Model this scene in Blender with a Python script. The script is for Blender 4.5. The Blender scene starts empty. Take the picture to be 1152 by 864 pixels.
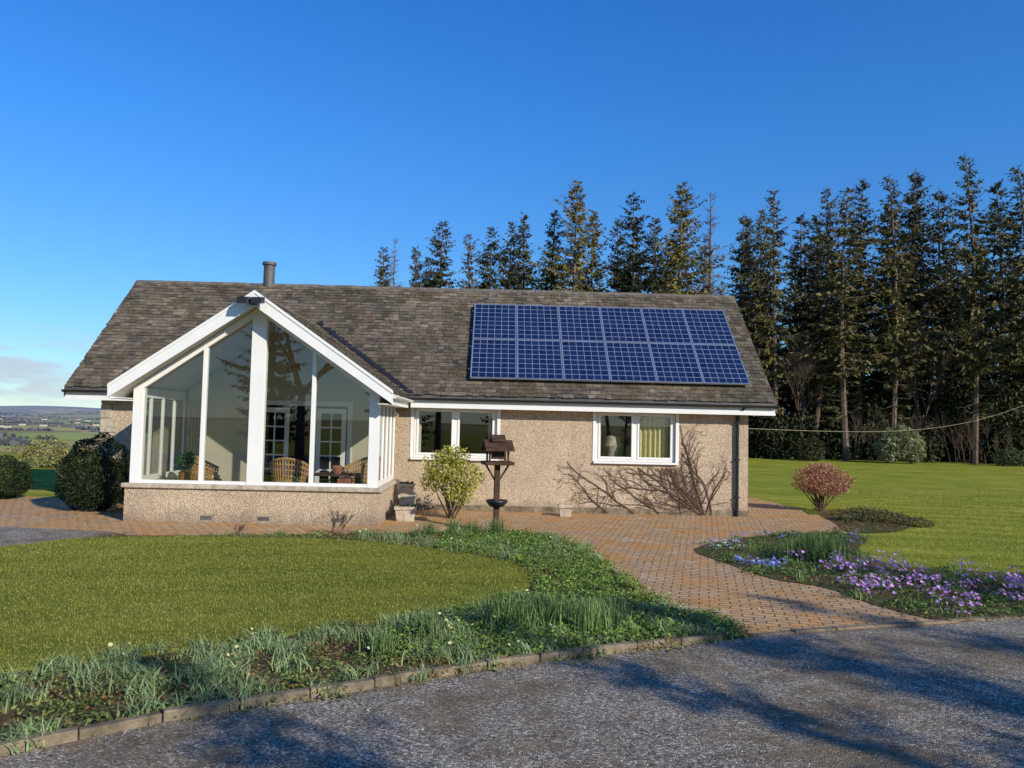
import bpy, math, random
import numpy as np
from mathutils import Vector, Matrix
R=random.Random(7); rng=np.random.default_rng(7)
S=bpy.context.scene; COL=S.collection
rad=math.radians

# ---------------------------------------------------------------- materials
def mat(name, rough=.8, spec=.3, metal=0):
    m=bpy.data.materials.new(name); m.use_nodes=True
    nt=m.node_tree; b=nt.nodes['Principled BSDF']
    b.inputs['Roughness'].default_value=rough
    b.inputs['Specular IOR Level'].default_value=spec
    b.inputs['Metallic'].default_value=metal
    return m,nt,b
def nd(nt,t,props=None,**inp):
    n=nt.nodes.new(t)
    for k,v in (props or {}).items(): setattr(n,k,v)
    for k,v in inp.items():
        k=k.replace('_',' ')
        s=n.inputs[k]
        if isinstance(v,bpy.types.NodeSocket): nt.links.new(v,s)
        else: s.default_value=v
    return n
def c4(c): return (c[0],c[1],c[2],1)
def coord(nt,kind='Object',scale=(1,1,1),rot=(0,0,0)):
    t=nt.nodes.new('ShaderNodeTexCoord')
    m=nd(nt,'ShaderNodeMapping'); m.inputs['Scale'].default_value=scale; m.inputs['Rotation'].default_value=rot
    nt.links.new(t.outputs[kind],m.inputs['Vector']); return m.outputs[0]
def noise(nt,vec,scale,detail=4,rough=.6):
    return nd(nt,'ShaderNodeTexNoise',Vector=vec,Scale=scale,Detail=detail,Roughness=rough).outputs['Fac']
def ramp(nt,fac,stops):
    r=nt.nodes.new('ShaderNodeValToRGB'); nt.links.new(fac,r.inputs[0])
    e=r.color_ramp.elements
    while len(e)<len(stops): e.new(.5)
    for i,(p,c) in enumerate(stops):
        e[i].position=p; e[i].color=c4(c) if len(c)==3 else c
    return r.outputs[0]
def mix(nt,f,a,b,mode='MIX'):
    n=nt.nodes.new('ShaderNodeMix'); n.data_type='RGBA'; n.blend_type=mode
    for s,v in ((n.inputs[0],f),(n.inputs[6],a),(n.inputs[7],b)):
        if isinstance(v,bpy.types.NodeSocket): nt.links.new(v,s)
        elif isinstance(v,(int,float)): s.default_value=v
        else: s.default_value=c4(v)
    return n.outputs[2]
def mth(nt,op,a,b=0,c=0):
    n=nt.nodes.new('ShaderNodeMath'); n.operation=op
    for s,v in zip(n.inputs,(a,b,c)):
        if isinstance(v,bpy.types.NodeSocket): nt.links.new(v,s)
        else: s.default_value=v
    return n.outputs[0]
def mrange(nt,v,a,b,c=0,d=1):
    n=nd(nt,'ShaderNodeMapRange',Value=v); 
    for k,x in zip(('From Min','From Max','To Min','To Max'),(a,b,c,d)): n.inputs[k].default_value=x
    n.interpolation_type='SMOOTHSTEP'
    return n.outputs[0]
def bump(nt,b,h,strength,dist):
    n=nd(nt,'ShaderNodeBump',Height=h,Strength=strength,Distance=dist); nt.links.new(n.outputs[0],b.inputs['Normal'])
def setc(nt,b,c):
    if isinstance(c,bpy.types.NodeSocket): nt.links.new(c,b.inputs['Base Color'])
    else: b.inputs['Base Color'].default_value=c4(c)

def simple(name,col,rough=.6,spec=.3,var=.12,scale=6,metal=0,bmp=0):
    m,nt,b=mat(name,rough,spec,metal); v=coord(nt)
    n=noise(nt,v,scale,5)
    d=tuple(x*(1-var*1.6) for x in col); l=tuple(min(1,x*(1+var)) for x in col)
    setc(nt,b,ramp(nt,n,[(.3,d),(.7,l)]))
    if bmp: bump(nt,b,noise(nt,v,scale*12,3),bmp,.01)
    return m
def foliage(name,trans=.25,rough=.6,spec=.25):
    m,nt,b=mat(name,rough,spec)
    a=nt.nodes.new('ShaderNodeAttribute'); a.attribute_name='Col'
    setc(nt,b,a.outputs['Color'])
    if trans:
        t=nt.nodes.new('ShaderNodeBsdfTranslucent'); nt.links.new(a.outputs['Color'],t.inputs[0])
        x=nd(nt,'ShaderNodeMixShader'); x.inputs[0].default_value=trans
        nt.links.new(b.outputs[0],x.inputs[1]); nt.links.new(t.outputs[0],x.inputs[2])
        nt.links.new(x.outputs[0],nt.nodes['Material Output'].inputs[0])
    return m
M={}
M['leaf']=foliage('leaf_foliage'); M['needle']=foliage('conifer_needles',0,.7,.15); M['petal']=foliage('petals',.3)
M['bark']=simple('bark',(.17,.12,.085),.9,.1,.35,3,bmp=.6)
M['twig']=simple('twig',(.14,.09,.06),.85,.1,.3,8)
M['palebark']=simple('pale_bark',(.17,.115,.08),.9,.1,.3,3)
M['white']=simple('white_upvc',(.82,.80,.75),.35,.4,.03,2)
M['cream']=simple('cream_plaster',(.56,.50,.38),.9,.1,.04,2)
M['ceiling']=simple('ceiling_white',(.60,.56,.48),.9,.1,.04,2)
M['black']=simple('black_plastic',(.02,.02,.022),.4,.4,.1,5)
M['metal']=simple('flue_metal',(.10,.095,.09),.5,.5,.2,5)
M['ridge']=simple('ridge_tile',(.17,.142,.108),.85,.2,.3,6,bmp=.6)
M['darkwood']=simple('dark_wood',(.075,.04,.025),.7,.2,.35,9,bmp=.4)
M['concrete']=simple('concrete_kerb',(.24,.19,.125),.9,.1,.4,5,bmp=.9)
M['stone']=simple('cast_stone',(.50,.42,.31),.9,.1,.25,9,bmp=.6)
M['wicker']=simple('wicker',(.55,.32,.12),.7,.2,.3,30,bmp=.7)
M['floor_in']=simple('interior_floor',(.42,.33,.22),.5,.3,.1,3)
M['curtain']=simple('curtain_fabric',(.55,.50,.40),.9,.05,.15,14)
M['yellowcurtain']=simple('yellow_curtain',(.66,.58,.30),.9,.05,.15,14)
M['room']=simple('room_wall',(.42,.37,.28),.9,.05,.1,2)
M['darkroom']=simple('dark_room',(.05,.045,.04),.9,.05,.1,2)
M['terracotta']=simple('terracotta',(.35,.13,.07),.8,.2,.2,9)
M['alu']=simple('aluminium',(.6,.6,.62),.35,.5,.05,3,metal=.8)
M['rope']=simple('rope',(.35,.30,.18),.9)

def glassmat():
    m=bpy.data.materials.new('window_glass'); m.use_nodes=True; nt=m.node_tree; nt.nodes.clear()
    o=nt.nodes.new('ShaderNodeOutputMaterial'); t=nt.nodes.new('ShaderNodeBsdfTransparent'); t.inputs[0].default_value=(.84,.87,.85,1)
    g=nt.nodes.new('ShaderNodeBsdfGlossy'); g.inputs['Roughness'].default_value=0
    lw=nt.nodes.new('ShaderNodeLayerWeight'); lw.inputs[0].default_value=.5
    fac=mth(nt,'MULTIPLY_ADD',mth(nt,'POWER',lw.outputs['Facing'],4.0),.8,.13)
    x=nt.nodes.new('ShaderNodeMixShader'); nt.links.new(fac,x.inputs[0]); nt.links.new(t.outputs[0],x.inputs[1]); nt.links.new(g.outputs[0],x.inputs[2])
    nt.links.new(x.outputs[0],o.inputs[0]); return m
M['glass']=glassmat()

# harled wall
m,nt,b=mat('roughcast_harling',.95,.1); v=coord(nt)
vo=nd(nt,'ShaderNodeTexVoronoi',Vector=v,Scale=75)
sep=nd(nt,'ShaderNodeSeparateColor',Color=vo.outputs['Color'])
peb=ramp(nt,sep.outputs[0],[(0,(.36,.27,.18)),(.35,(.55,.42,.29)),(.7,(.66,.52,.37)),(1,(.82,.71,.55))])
big=noise(nt,v,.9,5)
z=nd(nt,'ShaderNodeSeparateXYZ',Vector=v)
c=mix(nt,.6,peb,ramp(nt,big,[(.3,(.66,.61,.56)),(.7,(1,.96,.91))]),'MULTIPLY')
strk=noise(nt,coord(nt,scale=(6,6,.5)),1.0,4); c=mix(nt,mrange(nt,strk,.5,.75,0,.3),c,(.34,.26,.18))
foot_tone=mrange(nt,mth(nt,'ADD',z.outputs[2],mth(nt,'MULTIPLY',noise(nt,v,3,4),.5)),.18,.6,.6,1)  # wall colour gets darker towards the bottom, edge broken by noise
c=mix(nt,1,c,nd(nt,'ShaderNodeCombineColor',Red=foot_tone,Green=foot_tone,Blue=foot_tone).outputs[0],'MULTIPLY')
setc(nt,b,c); bump(nt,b,vo.outputs['Distance'],.75,.015); M['harl']=m

# slates
m,nt,b=mat('roof_slate',.8,.2); v=coord(nt)
a=nt.nodes.new('ShaderNodeAttribute'); a.attribute_name='Col'
c=mix(nt,.9,a.outputs['Color'],ramp(nt,noise(nt,v,10,8,.8),[(.3,(.38,.38,.38)),(.7,(1.25,1.2,1.13))]),'MULTIPLY')
lich=mrange(nt,noise(nt,v,34,5,.75),.56,.68,0,.65)
c=mix(nt,lich,c,(.34,.30,.225))
moss=mrange(nt,noise(nt,v,1.6,9,.82),.47,.62,0,.85); c=mix(nt,moss,c,(.095,.075,.036))
mo2=mrange(nt,noise(nt,v,16,5,.8),.57,.68,0,.85); c=mix(nt,mo2,c,(.04,.036,.02))
pal=mrange(nt,noise(nt,v,1.1,7,.8),.58,.70,0,.55); c=mix(nt,pal,c,(.26,.235,.19))
c=mix(nt,.75,c,ramp(nt,noise(nt,v,.55,5),[(.35,(.58,.56,.54)),(.65,(1.1,1.05,.97))]),'MULTIPLY')
setc(nt,b,c); bump(nt,b,noise(nt,v,40,5),.8,.01); M['slate']=m

# solar
m,nt,b=mat('solar_cells',.16,.5)
uv=nt.nodes.new('ShaderNodeUVMap')
br=nt.nodes.new('ShaderNodeTexBrick'); br.offset=0; br.squash=1
nt.links.new(uv.outputs[0],br.inputs['Vector'])
for k,x in (('Color1',(.006,.013,.045,1)),('Color2',(.011,.022,.07,1)),('Mortar',(.24,.28,.35,1)),('Scale',1),('Mortar Size',.0045),('Mortar Smooth',.1),('Brick Width',1/6),('Row Height',1/8)): br.inputs[k].default_value=x
vo=nd(nt,'ShaderNodeTexVoronoi',Vector=coord(nt,'UV'),Scale=60)
sp=nd(nt,'ShaderNodeSeparateColor',Color=vo.outputs['Color'])
c=mix(nt,.5,br.outputs[0],ramp(nt,sp.outputs[0],[(0,(.6,.6,.7)),(1,(1.4,1.4,1.4))]),'MULTIPLY')
setc(nt,b,c); M['solar']=m

# block paving
m,nt,b=mat('block_paving',.85,.2); v=coord(nt,rot=(0,0,rad(14)))
wv=nd(nt,'ShaderNodeTexNoise',Vector=v,Scale=1.2)
vv=nd(nt,'ShaderNodeVectorMath',{'operation':'MULTIPLY_ADD'}); nt.links.new(wv.outputs['Color'],vv.inputs[0]); vv.inputs[1].default_value=(.05,.05,0); nt.links.new(v,vv.inputs[2])
br=nt.nodes.new('ShaderNodeTexBrick'); nt.links.new(vv.outputs[0],br.inputs['Vector'])
for k,x in (('Color1',(.60,.37,.18,1)),('Color2',(.45,.30,.17,1)),('Mortar',(.10,.07,.03,1)),('Scale',1),('Mortar Size',.010),('Mortar Smooth',.4),('Brick Width',.21),('Row Height',.105)): br.inputs[k].default_value=x
lit=mrange(nt,noise(nt,v,1.1,7,.75),.44,.62,0,.8)
c=mix(nt,lit,br.outputs[0],(.60,.28,.07))
pale=mrange(nt,noise(nt,v,1.9,6,.7),.52,.70,0,.7); c=mix(nt,pale,c,(.58,.49,.37))
dk=mrange(nt,noise(nt,v,3.7,7,.75),.54,.68,0,.65); c=mix(nt,dk,c,(.20,.13,.06))
c=mix(nt,.85,c,ramp(nt,noise(nt,v,30,4,.7),[(.3,(.58,.58,.58)),(.65,(1.15,1.15,1.15))]),'MULTIPLY')
c=mix(nt,mth(nt,'MULTIPLY',br.outputs['Fac'],.7),c,(.13,.095,.045))
setc(nt,b,c); bump(nt,b,mth(nt,'ADD',mth(nt,'MULTIPLY',br.outputs['Fac'],-1),mth(nt,'MULTIPLY',noise(nt,v,50,3),.4)),.8,.008); M['paving']=m

# gravelly tarmac
m,nt,b=mat('gravel_tarmac',.9,.1); v=coord(nt)
vo=nd(nt,'ShaderNodeTexVoronoi',Vector=v,Scale=85); sp=nd(nt,'ShaderNodeSeparateColor',Color=vo.outputs['Color'])
c=ramp(nt,sp.outputs[0],[(0,(.085,.07,.055)),(.4,(.20,.17,.13)),(.8,(.35,.305,.24)),(1,(.66,.60,.50))])
c=mix(nt,mrange(nt,noise(nt,v,.7,6,.7),.46,.62,0,.65),c,(.19,.135,.07))
c=mix(nt,.85,c,ramp(nt,noise(nt,v,2.2,7,.75),[(.3,(.5,.48,.44)),(.7,(1.3,1.3,1.3))]),'MULTIPLY')
setc(nt,b,c); bump(nt,b,mth(nt,'SUBTRACT',sp.outputs[1],vo.outputs['Distance']),.7,.009); M['gravel']=m

# soil
m,nt,b=mat('soil',.95,.1); v=coord(nt)
c=ramp(nt,noise(nt,v,14,6,.75),[(.3,(.04,.025,.015)),(.5,(.13,.075,.04)),(.7,(.24,.15,.08))])
c=mix(nt,mrange(nt,noise(nt,v,2.5,5,.7),.42,.57,0,.7),c,(.08,.11,.03))
setc(nt,b,c); bump(nt,b,noise(nt,v,22,6,.7),1,.05); M['soil']=m

def grassnodes(nt,v,stripe_rot,g=1.0):
    n1=noise(nt,v,.5,5,.6); n2=noise(nt,v,60,3,.7); n3=noise(nt,v,6,4,.7)
    c=ramp(nt,n1,[(.3,(.15*g,.185*g,.028*g)),(.5,(.215*g,.232*g,.034*g)),(.7,(.31*g,.285*g,.055*g))])
    c=mix(nt,.8,c,ramp(nt,n2,[(.3,(.55,.55,.5)),(.7,(1.3,1.25,1.15))]),'MULTIPLY')
    c=mix(nt,.75,c,ramp(nt,n3,[(.35,(.66,.73,.58)),(.65,(1.2,1.12,1))]),'MULTIPLY')
    n4=noise(nt,v,1.7,6,.7); c=mix(nt,mrange(nt,n4,.56,.70,0,.45),c,(.27*g,.23*g,.07*g))
    w=nd(nt,'ShaderNodeTexWave',Vector=coord(nt,rot=(0,0,stripe_rot)),Scale=.32,Distortion=1.2,Detail=2)
    c=mix(nt,.5,c,ramp(nt,w.outputs['Fac'],[(.3,(.72,.78,.70)),(.7,(1.12,1.1,1.05))]),'MULTIPLY')
    return c,n2
m,nt,b=mat('lawn_grass',.9,.1); v=coord(nt)
c,n2=grassnodes(nt,v,rad(75),.9); setc(nt,b,c); bump(nt,b,n2,.8,.03); M['lawn']=m

# ground
m,nt,b=mat('ground_terrain',.95,.05); v=coord(nt)
c,n2=grassnodes(nt,v,rad(100),1.3)
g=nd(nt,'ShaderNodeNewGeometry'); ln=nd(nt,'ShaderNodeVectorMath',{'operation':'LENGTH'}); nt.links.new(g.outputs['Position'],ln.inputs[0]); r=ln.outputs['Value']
vo=nd(nt,'ShaderNodeTexVoronoi',Vector=coord(nt,scale=(.0055,.0020,0),rot=(0,0,.3)),Scale=1); sp=nd(nt,'ShaderNodeSeparateColor',Color=vo.outputs['Color'])
fld=ramp(nt,sp.outputs[0],[(0,(.18,.25,.05)),(.25,(.36,.36,.11)),(.45,(.44,.28,.15)),(.6,(.12,.11,.05)),(.8,(.48,.38,.19)),(1,(.20,.30,.06))])
fld=mix(nt,.6,fld,ramp(nt,noise(nt,v,.02,6,.7),[(.3,(.45,.45,.45)),(.7,(1.3,1.3,1.3))]),'MULTIPLY')
c=mix(nt,mrange(nt,r,70,200),c,fld)
c=mix(nt,mrange(nt,r,900,8000,0,.72),c,(.20,.26,.37))  # aerial haze painted into the terrain colour, bluer with distance
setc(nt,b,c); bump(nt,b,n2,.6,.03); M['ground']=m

# ---------------------------------------------------------------- mesh helpers
def obj(name,me,parent=None,loc=None):
    o=bpy.data.objects.new(name,me); COL.objects.link(o)
    if parent: o.parent=parent
    if loc: o.location=loc
    return o
def empty(name,loc=(0,0,0),rz=0):
    o=obj(name,None); o.location=loc; o.rotation_euler=(0,0,rz); o.empty_display_size=.3; return o
def npmesh(name,V,F,C,mats,mi=None,smooth=False):
    me=bpy.data.meshes.new(name); me.from_pydata(V.tolist(),[],F if isinstance(F,list) else F.tolist())
    if C is not None:
        a=me.color_attributes.new('Col','FLOAT_COLOR','POINT')
        cc=np.ones((len(V),4),np.float32); cc[:,:3]=C; a.data.foreach_set('color',cc.ravel())
    for x in mats: me.materials.append(x)
    if mi is not None: me.polygons.foreach_set('material_index',np.asarray(mi,np.int32))
    if smooth: me.polygons.foreach_set('use_smooth',np.ones(len(me.polygons),bool))
    return me
class MB:
    def __init__(s): s.v=[];s.f=[];s.m=[];s.uv=[]
    def face(s,pts,m=0,uv=None):
        i=len(s.v); s.v+= [tuple(p) for p in pts]; s.f.append(tuple(range(i,i+len(pts)))); s.m.append(m); s.uv.append(uv)
    def hexa(s,P,m=0):
        i=len(s.v); s.v+=[tuple(p) for p in P]
        for q in ((0,3,2,1),(4,5,6,7),(0,1,5,4),(1,2,6,5),(2,3,7,6),(3,0,4,7)):
            s.f.append(tuple(i+k for k in q)); s.m.append(m); s.uv.append(None)
    def box(s,x0,x1,y0,y1,z0,z1,m=0):
        s.hexa([(x0,y0,z0),(x1,y0,z0),(x1,y1,z0),(x0,y1,z0),(x0,y0,z1),(x1,y0,z1),(x1,y1,z1),(x0,y1,z1)],m)
    def prism(s,pts,d,m=0):
        n=len(pts); i=len(s.v); d=Vector(d)
        s.v+=[tuple(p) for p in pts]+[tuple(Vector(p)+d) for p in pts]
        s.f.append(tuple(range(i+n-1,i-1,-1))); s.f.append(tuple(range(i+n,i+2*n)))
        for k in range(n): s.f.append((i+k,i+(k+1)%n,i+n+(k+1)%n,i+n+k))
        s.m+=[m]*(n+2); s.uv+=[None]*(n+2)
    def cyl(s,p0,p1,r0,r1=None,n=8,m=0,cap=True):
        r1=r0 if r1 is None else r1; p0=Vector(p0);p1=Vector(p1); d=(p1-p0)
        if d.length<1e-6: return
        q=d.to_track_quat('Z','Y'); i=len(s.v)
        for p,r in ((p0,r0),(p1,r1)):
            for k in range(n):
                a=2*math.pi*k/n; s.v.append(tuple(p+q@Vector((math.cos(a)*r,math.sin(a)*r,0))))
        for k in range(n): s.f.append((i+k,i+(k+1)%n,i+n+(k+1)%n,i+n+k))
        s.m+=[m]*n; s.uv+=[None]*n
        if cap:
            s.f.append(tuple(range(i+n-1,i-1,-1))); s.f.append(tuple(range(i+n,i+2*n))); s.m+=[m]*2; s.uv+=[None]*2
    def lathe(s,c,prof,n=16,m=0):
        i=len(s.v); c=Vector(c)
        for r,z in prof:
            for k in range(n):
                a=2*math.pi*k/n; s.v.append((c.x+r*math.cos(a),c.y+r*math.sin(a),c.z+z))
        for j in range(len(prof)-1):
            for k in range(n):
                s.f.append((i+j*n+k,i+j*n+(k+1)%n,i+(j+1)*n+(k+1)%n,i+(j+1)*n+k)); s.m.append(m); s.uv.append(None)
    def build(s,name,mats,parent=None,bevel=0,smooth=False):
        me=bpy.data.meshes.new(name); me.from_pydata(s.v,[],s.f)
        for x in mats: me.materials.append(x)
        me.polygons.foreach_set('material_index',s.m)
        if any(s.uv):
            l=me.uv_layers.new(name='UVMap')
            for p,u in zip(me.polygons,s.uv):
                if u:
                    for k,li in enumerate(p.loop_indices): l.data[li].uv=u[k]
        if smooth: me.polygons.foreach_set('use_smooth',[True]*len(me.polygons))
        me.validate(); o=obj(name,me,parent)
        if bevel:
            b=o.modifiers.new('bevel','BEVEL'); b.width=bevel; b.segments=2; b.limit_method='ANGLE'
        return o

def catmull(P,n=8,closed=True):
    P=[Vector((p[0],p[1])) for p in P]; out=[]; N=len(P)
    rngk=range(N) if closed else range(N-1)
    for i in rngk:
        if closed: a,b,c,d=P[i-1],P[i],P[(i+1)%N],P[(i+2)%N]
        else: a,b,c,d=P[max(i-1,0)],P[i],P[i+1],P[min(i+2,N-1)]
        for k in range(n):
            t=k/n; out.append(.5*((2*b)+(c-a)*t+(2*a-5*b+4*c-d)*t*t+(3*b-a-3*c+d)*t**3))
    if not closed: out.append(P[-1])
    return out
def sheet(name,P,z,material,smoothn=6,thick=0):
    import bmesh
    Q=catmull(P,smoothn) if smoothn else [Vector(p) for p in P]
    bm=bmesh.new(); vs=[bm.verts.new((p.x,p.y,z)) for p in Q]; f=bm.faces.new(vs)
    if f.normal.z<0: f.normal_flip()
    if thick:
        for a,bb in zip(Q,Q[1:]+Q[:1]):
            q=[bm.verts.new(t) for t in ((a.x,a.y,z),(bb.x,bb.y,z),(bb.x,bb.y,z-thick),(a.x,a.y,z-thick))]; bm.faces.new(q)
    bmesh.ops.triangulate(bm,faces=[f]); me=bpy.data.meshes.new(name); bm.to_mesh(me); bm.free()
    me.materials.append(material); obj(name,me); return np.array([(p.x,p.y) for p in Q])
def inside(P,poly):
    x,y=P[:,0],P[:,1]; r=np.zeros(len(P),bool); n=len(poly)
    for i in range(n):
        x0,y0=poly[i]; x1,y1=poly[i-1]
        c=((y0>y)!=(y1>y)); 
        with np.errstate(divide='ignore',invalid='ignore'): xi=(x1-x0)*(y-y0)/(y1-y0+1e-12)+x0
        r^=c&(x<xi)
    return r
def scatter(poly,n,excl=()):
    lo,hi=poly.min(0),poly.max(0); out=[]; t=0
    while t<n:
        p=rng.uniform(lo,hi,(n*2,2)); k=inside(p,poly)
        for e in excl: k&=~inside(p,e)
        p=p[k]; out.append(p); t+=len(p)
        if len(p)==0: break
    return np.concatenate(out)[:n]
def jit(col,n,v=.25,alt=None):
    c=np.tile(np.array(col,float),(n,1))
    if alt is not None:
        t=rng.random((n,1)); c=c*(1-t)+np.array(alt)*t
    return np.clip(c*(1+rng.uniform(-v,v,(n,1))),0,1)
def blades(P,h,lean,w,col,z0=0.0,levels=(0,.35,.7,1)):
    n=len(P); th=rng.uniform(0,2*np.pi,n); dx,dy=np.cos(th),np.sin(th); tw=th+np.pi/2+rng.uniform(-.6,.6,n)
    V=[];
    for t in levels:
        off=lean*t*t*h; cx=P[:,0]+dx*off; cy=P[:,1]+dy*off; cz=z0+h*(t-.35*lean*t*t)
        ww=w*(1-t**2)*.5+.0006
        for s in (-1,1): V.append(np.stack([cx+s*np.cos(tw)*ww,cy+s*np.sin(tw)*ww,cz],1))
    V=np.stack(V,1).reshape(-1,3); k=len(levels)*2; base=(np.arange(n)*k)[:,None]
    F=np.concatenate([base+np.array([2*j,2*j+1,2*j+3,2*j+2]) for j in range(len(levels)-1)])
    return V,F,np.repeat(col,k,0)
def quads(C,size,asp,col,up=None,flat=0):
    n=len(C); a=rng.normal(size=(n,3)); 
    if flat: a[:,2]*=(1-flat)
    a/=np.linalg.norm(a,axis=1)[:,None]; b=rng.normal(size=(n,3)); 
    if flat: b[:,2]*=(1-flat)
    b-=a*(a*b).sum(1)[:,None]; b/=np.linalg.norm(b,axis=1)[:,None]
    s=size[:,None]
    V=np.stack([C-a*s,C+b*s*asp-a*s*.15,C+a*s,C-b*s*asp-a*s*.15],1).reshape(-1,3)
    F=(np.arange(n)*4)[:,None]+np.arange(4)
    return V,F,np.repeat(col,4,0)
def merge(L):
    V=[];F=[];C=[];o=0
    for v,f,c in L: V.append(v);F.extend((f+o).tolist());C.append(c);o+=len(v)
    return np.concatenate(V),F,np.concatenate(C)
def blobpts(blobs,n,shell=.55):
    vol=np.array([b[3]*b[4]+b[3]*b[5] for b in blobs]); k=rng.choice(len(blobs),n,p=vol/vol.sum()); B=np.array(blobs)[k]
    d=rng.normal(size=(n,3)); d/=np.linalg.norm(d,axis=1)[:,None]
    r=(shell+(1-shell)*rng.random(n)**.6)*(1+.12*np.sin(d[:,0]*7+B[:,0]*9)*np.cos(d[:,2]*6+B[:,1]*5))
    return B[:,:3]+d*B[:,3:6]*r[:,None], r
def leafbush(name,blobs,n,size,colA,colB,v=.3,asp=.45,shell=.55,stems=None,loc=(0,0,0),matk='leaf'):
    P,r=blobpts(blobs,n,shell); ok=P[:,2]>.0; P=P[ok]
    V,F,C=quads(P,rng.uniform(.6,1.3,len(P))*size,asp,jit(colA,len(P),v,colB))
    e=empty(name,loc); obj('foliage',npmesh('foliage',V,F,C,[M[matk]]),e)
    if stems:
        b=MB()
        for _ in range(stems):
            bl=R.choice(blobs); p=Vector((R.uniform(-.06,.06),R.uniform(-.06,.06),0)); q=Vector(bl[:3])+Vector((R.uniform(-1,1)*bl[3],R.uniform(-1,1)*bl[4],R.uniform(-.3,.8)*bl[5]))
            mid=(p+q)/2+Vector((R.uniform(-.08,.08),R.uniform(-.08,.08),.05)); b.cyl(p,mid,.016,.011,5); b.cyl(mid,q,.011,.004,5)
        b.build('stems',[M['twig']],e)
    return e

# ---------------------------------------------------------------- terrain
def sst(a,b,x): t=np.clip((x-a)/(b-a),0,1); return t*t*(3-2*t)
def hgt(X,Y):
    X=np.asarray(X,float);Y=np.asarray(Y,float)
    q=-.6*X+.8*Y; r=np.hypot(X,Y)
    z=-32*sst(30,380,q)
    z=z+sst(1500,6500,r)*(70+26*np.sin(X*.0013+1)+14*np.sin(X*.0031+Y*.002)+6*np.sin(X*.009+2))*(q>0)
    z=z+sst(400,1500,r)*5*np.sin(X*.006)*np.cos(Y*.005)
    return z
rings=np.concatenate([[0],np.geomspace(4,60,26),np.geomspace(66,12000,90)]); na=260
ang=np.linspace(0,2*np.pi,na,endpoint=False)
V=[(0,0,0)]
for r_ in rings[1:]:
    x=r_*np.sin(ang); y=r_*np.cos(ang); z=hgt(x,y); V+=list(zip(x,y,z))
F=[(0,1+(k+1)%na,1+k) for k in range(na)]
for j in range(len(rings)-2):
    a=1+j*na; b_=a+na
    F+=[(a+k,a+(k+1)%na,b_+(k+1)%na,b_+k) for k in range(na)]
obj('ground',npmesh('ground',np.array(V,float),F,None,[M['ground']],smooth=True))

kerb=[(-9,.6),(-5,2.75),(-3.5,3.75),(-2.71,4.25),(-2.0,4.81),(-1.02,5.37),(-.32,5.81),(.5,6.21),(1.44,6.64),(2.22,7.01)]
kerb2=[(2.22,7.01),(3.63,7.45),(5.23,7.92),(9,9.0),(16,10.6)]
kl=catmull(kerb,5,False); kl2=catmull(kerb2,4,False)
gp=[(p.x,p.y) for p in kl]+[(p.x,p.y) for p in kl2[1:]]+[(30,12),(30,-14),(-25,-14),(-18,-2)]
sheet('gravel_driveway',gp,.004,M['gravel'],0)
sheet('gravel_path',[(-12,10.2),(-6.6,10.2),(-5.9,12.0),(-8,12.6),(-13,12.6)],.011,M['gravel'],4)
pav=[(2.22,7.01),(3.0,7.25),(4.4,7.65),(5.0,7.95),(5.0,9),(5.0,12),(5.5,13.4),(6.4,14.3),(6.9,15.2),(7.2,17.0),(6.9,18.6),(6.7,21.3),(5.2,21.3),(5.2,17),(-7,16.0),(-9,17),(-12,17.6),(-14,17),(-14,12.6),(-7,11.9),(-2,11),(1,9),(1.3,7.4)]
sheet('brick_paving',pav,.008,M['paving'],0)
bed=[(p.x,p.y) for p in kl[6:]]+[(2.0,7.66),(1.62,8.19),(1.45,9.0),(1.41,9.7),(1.16,11.5),(.86,12.7),(.4,13.2),(-.19,13.35),(-2.24,12.85),(-4.46,12.2),(-6.13,11.95),(-6.6,11.4),(-6.0,9),(-5.8,6),(-5.5,4)]
bedp=sheet('flower_bed',bed,.014,M['soil'],0)
lawn=[(-6.91,10.56),(-6.2,11.47),(-4.37,11.85),(-2.32,11.8),(-.91,11.1),(0,10.24),(.28,9.33),(.09,8.44),(-.44,7.69),(-1.36,7.0),(-2.29,6.33),(-3.09,5.8),(-3.57,5.53),(-4.9,4.9),(-7.2,5.2),(-8.8,7.2),(-8.6,9.5)]
lawnp=sheet('front_lawn',lawn,.045,M['lawn'],6,thick=.04)
rbed=[(2.85,11.9),(3.94,13.2),(5.0,13.9),(6.16,14.2),(6.2,13.4),(5.55,12.3),(5.34,11.1),(5.9,10.6),(6.98,10.5),(9,10.9),(14,12.5),(15.5,11.2),(9,9.08),(5.3,7.98),(4.35,7.72),(3.93,8.4),(3.77,9.2),(3.3,9.67),(3.05,10.6)]
rbedp=sheet('flower_bed',rbed,.016,M['soil'],4,)
sbed=[(6.3,14.35),(6.6,15.6),(6.9,17.2),(7.2,18.1),(8.3,18.0),(8.7,17.0),(8.2,15.7),(7.3,14.6)]
sbedp=sheet('shrub_bed',sbed,.018,M['soil'],4)
rlawn=np.array([(6.2,14.2),(8.6,15.8),(9,17.8),(7.2,19),(12,26),(24,26),(16,12.7),(9,10.95),(6.98,10.6),(5.5,11.1),(5.7,12.3)])
tb=MB(); sq=catmull(sbed,5)[10:32]
for a,c in zip(sq,sq[1:]):
    n_=Vector((c.y-a.y,-(c.x-a.x))).normalized()*-.12
    tb.hexa([(a.x,a.y,0),(c.x,c.y,0),(c.x+n_.x,c.y+n_.y,0),(a.x+n_.x,a.y+n_.y,0),(a.x,a.y,.07),(c.x,c.y,.07),(c.x+n_.x*2,c.y+n_.y*2,.01),(a.x+n_.x*2,a.y+n_.y*2,.01)])
tb.build('turf_edge',[M['lawn']])

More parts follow.
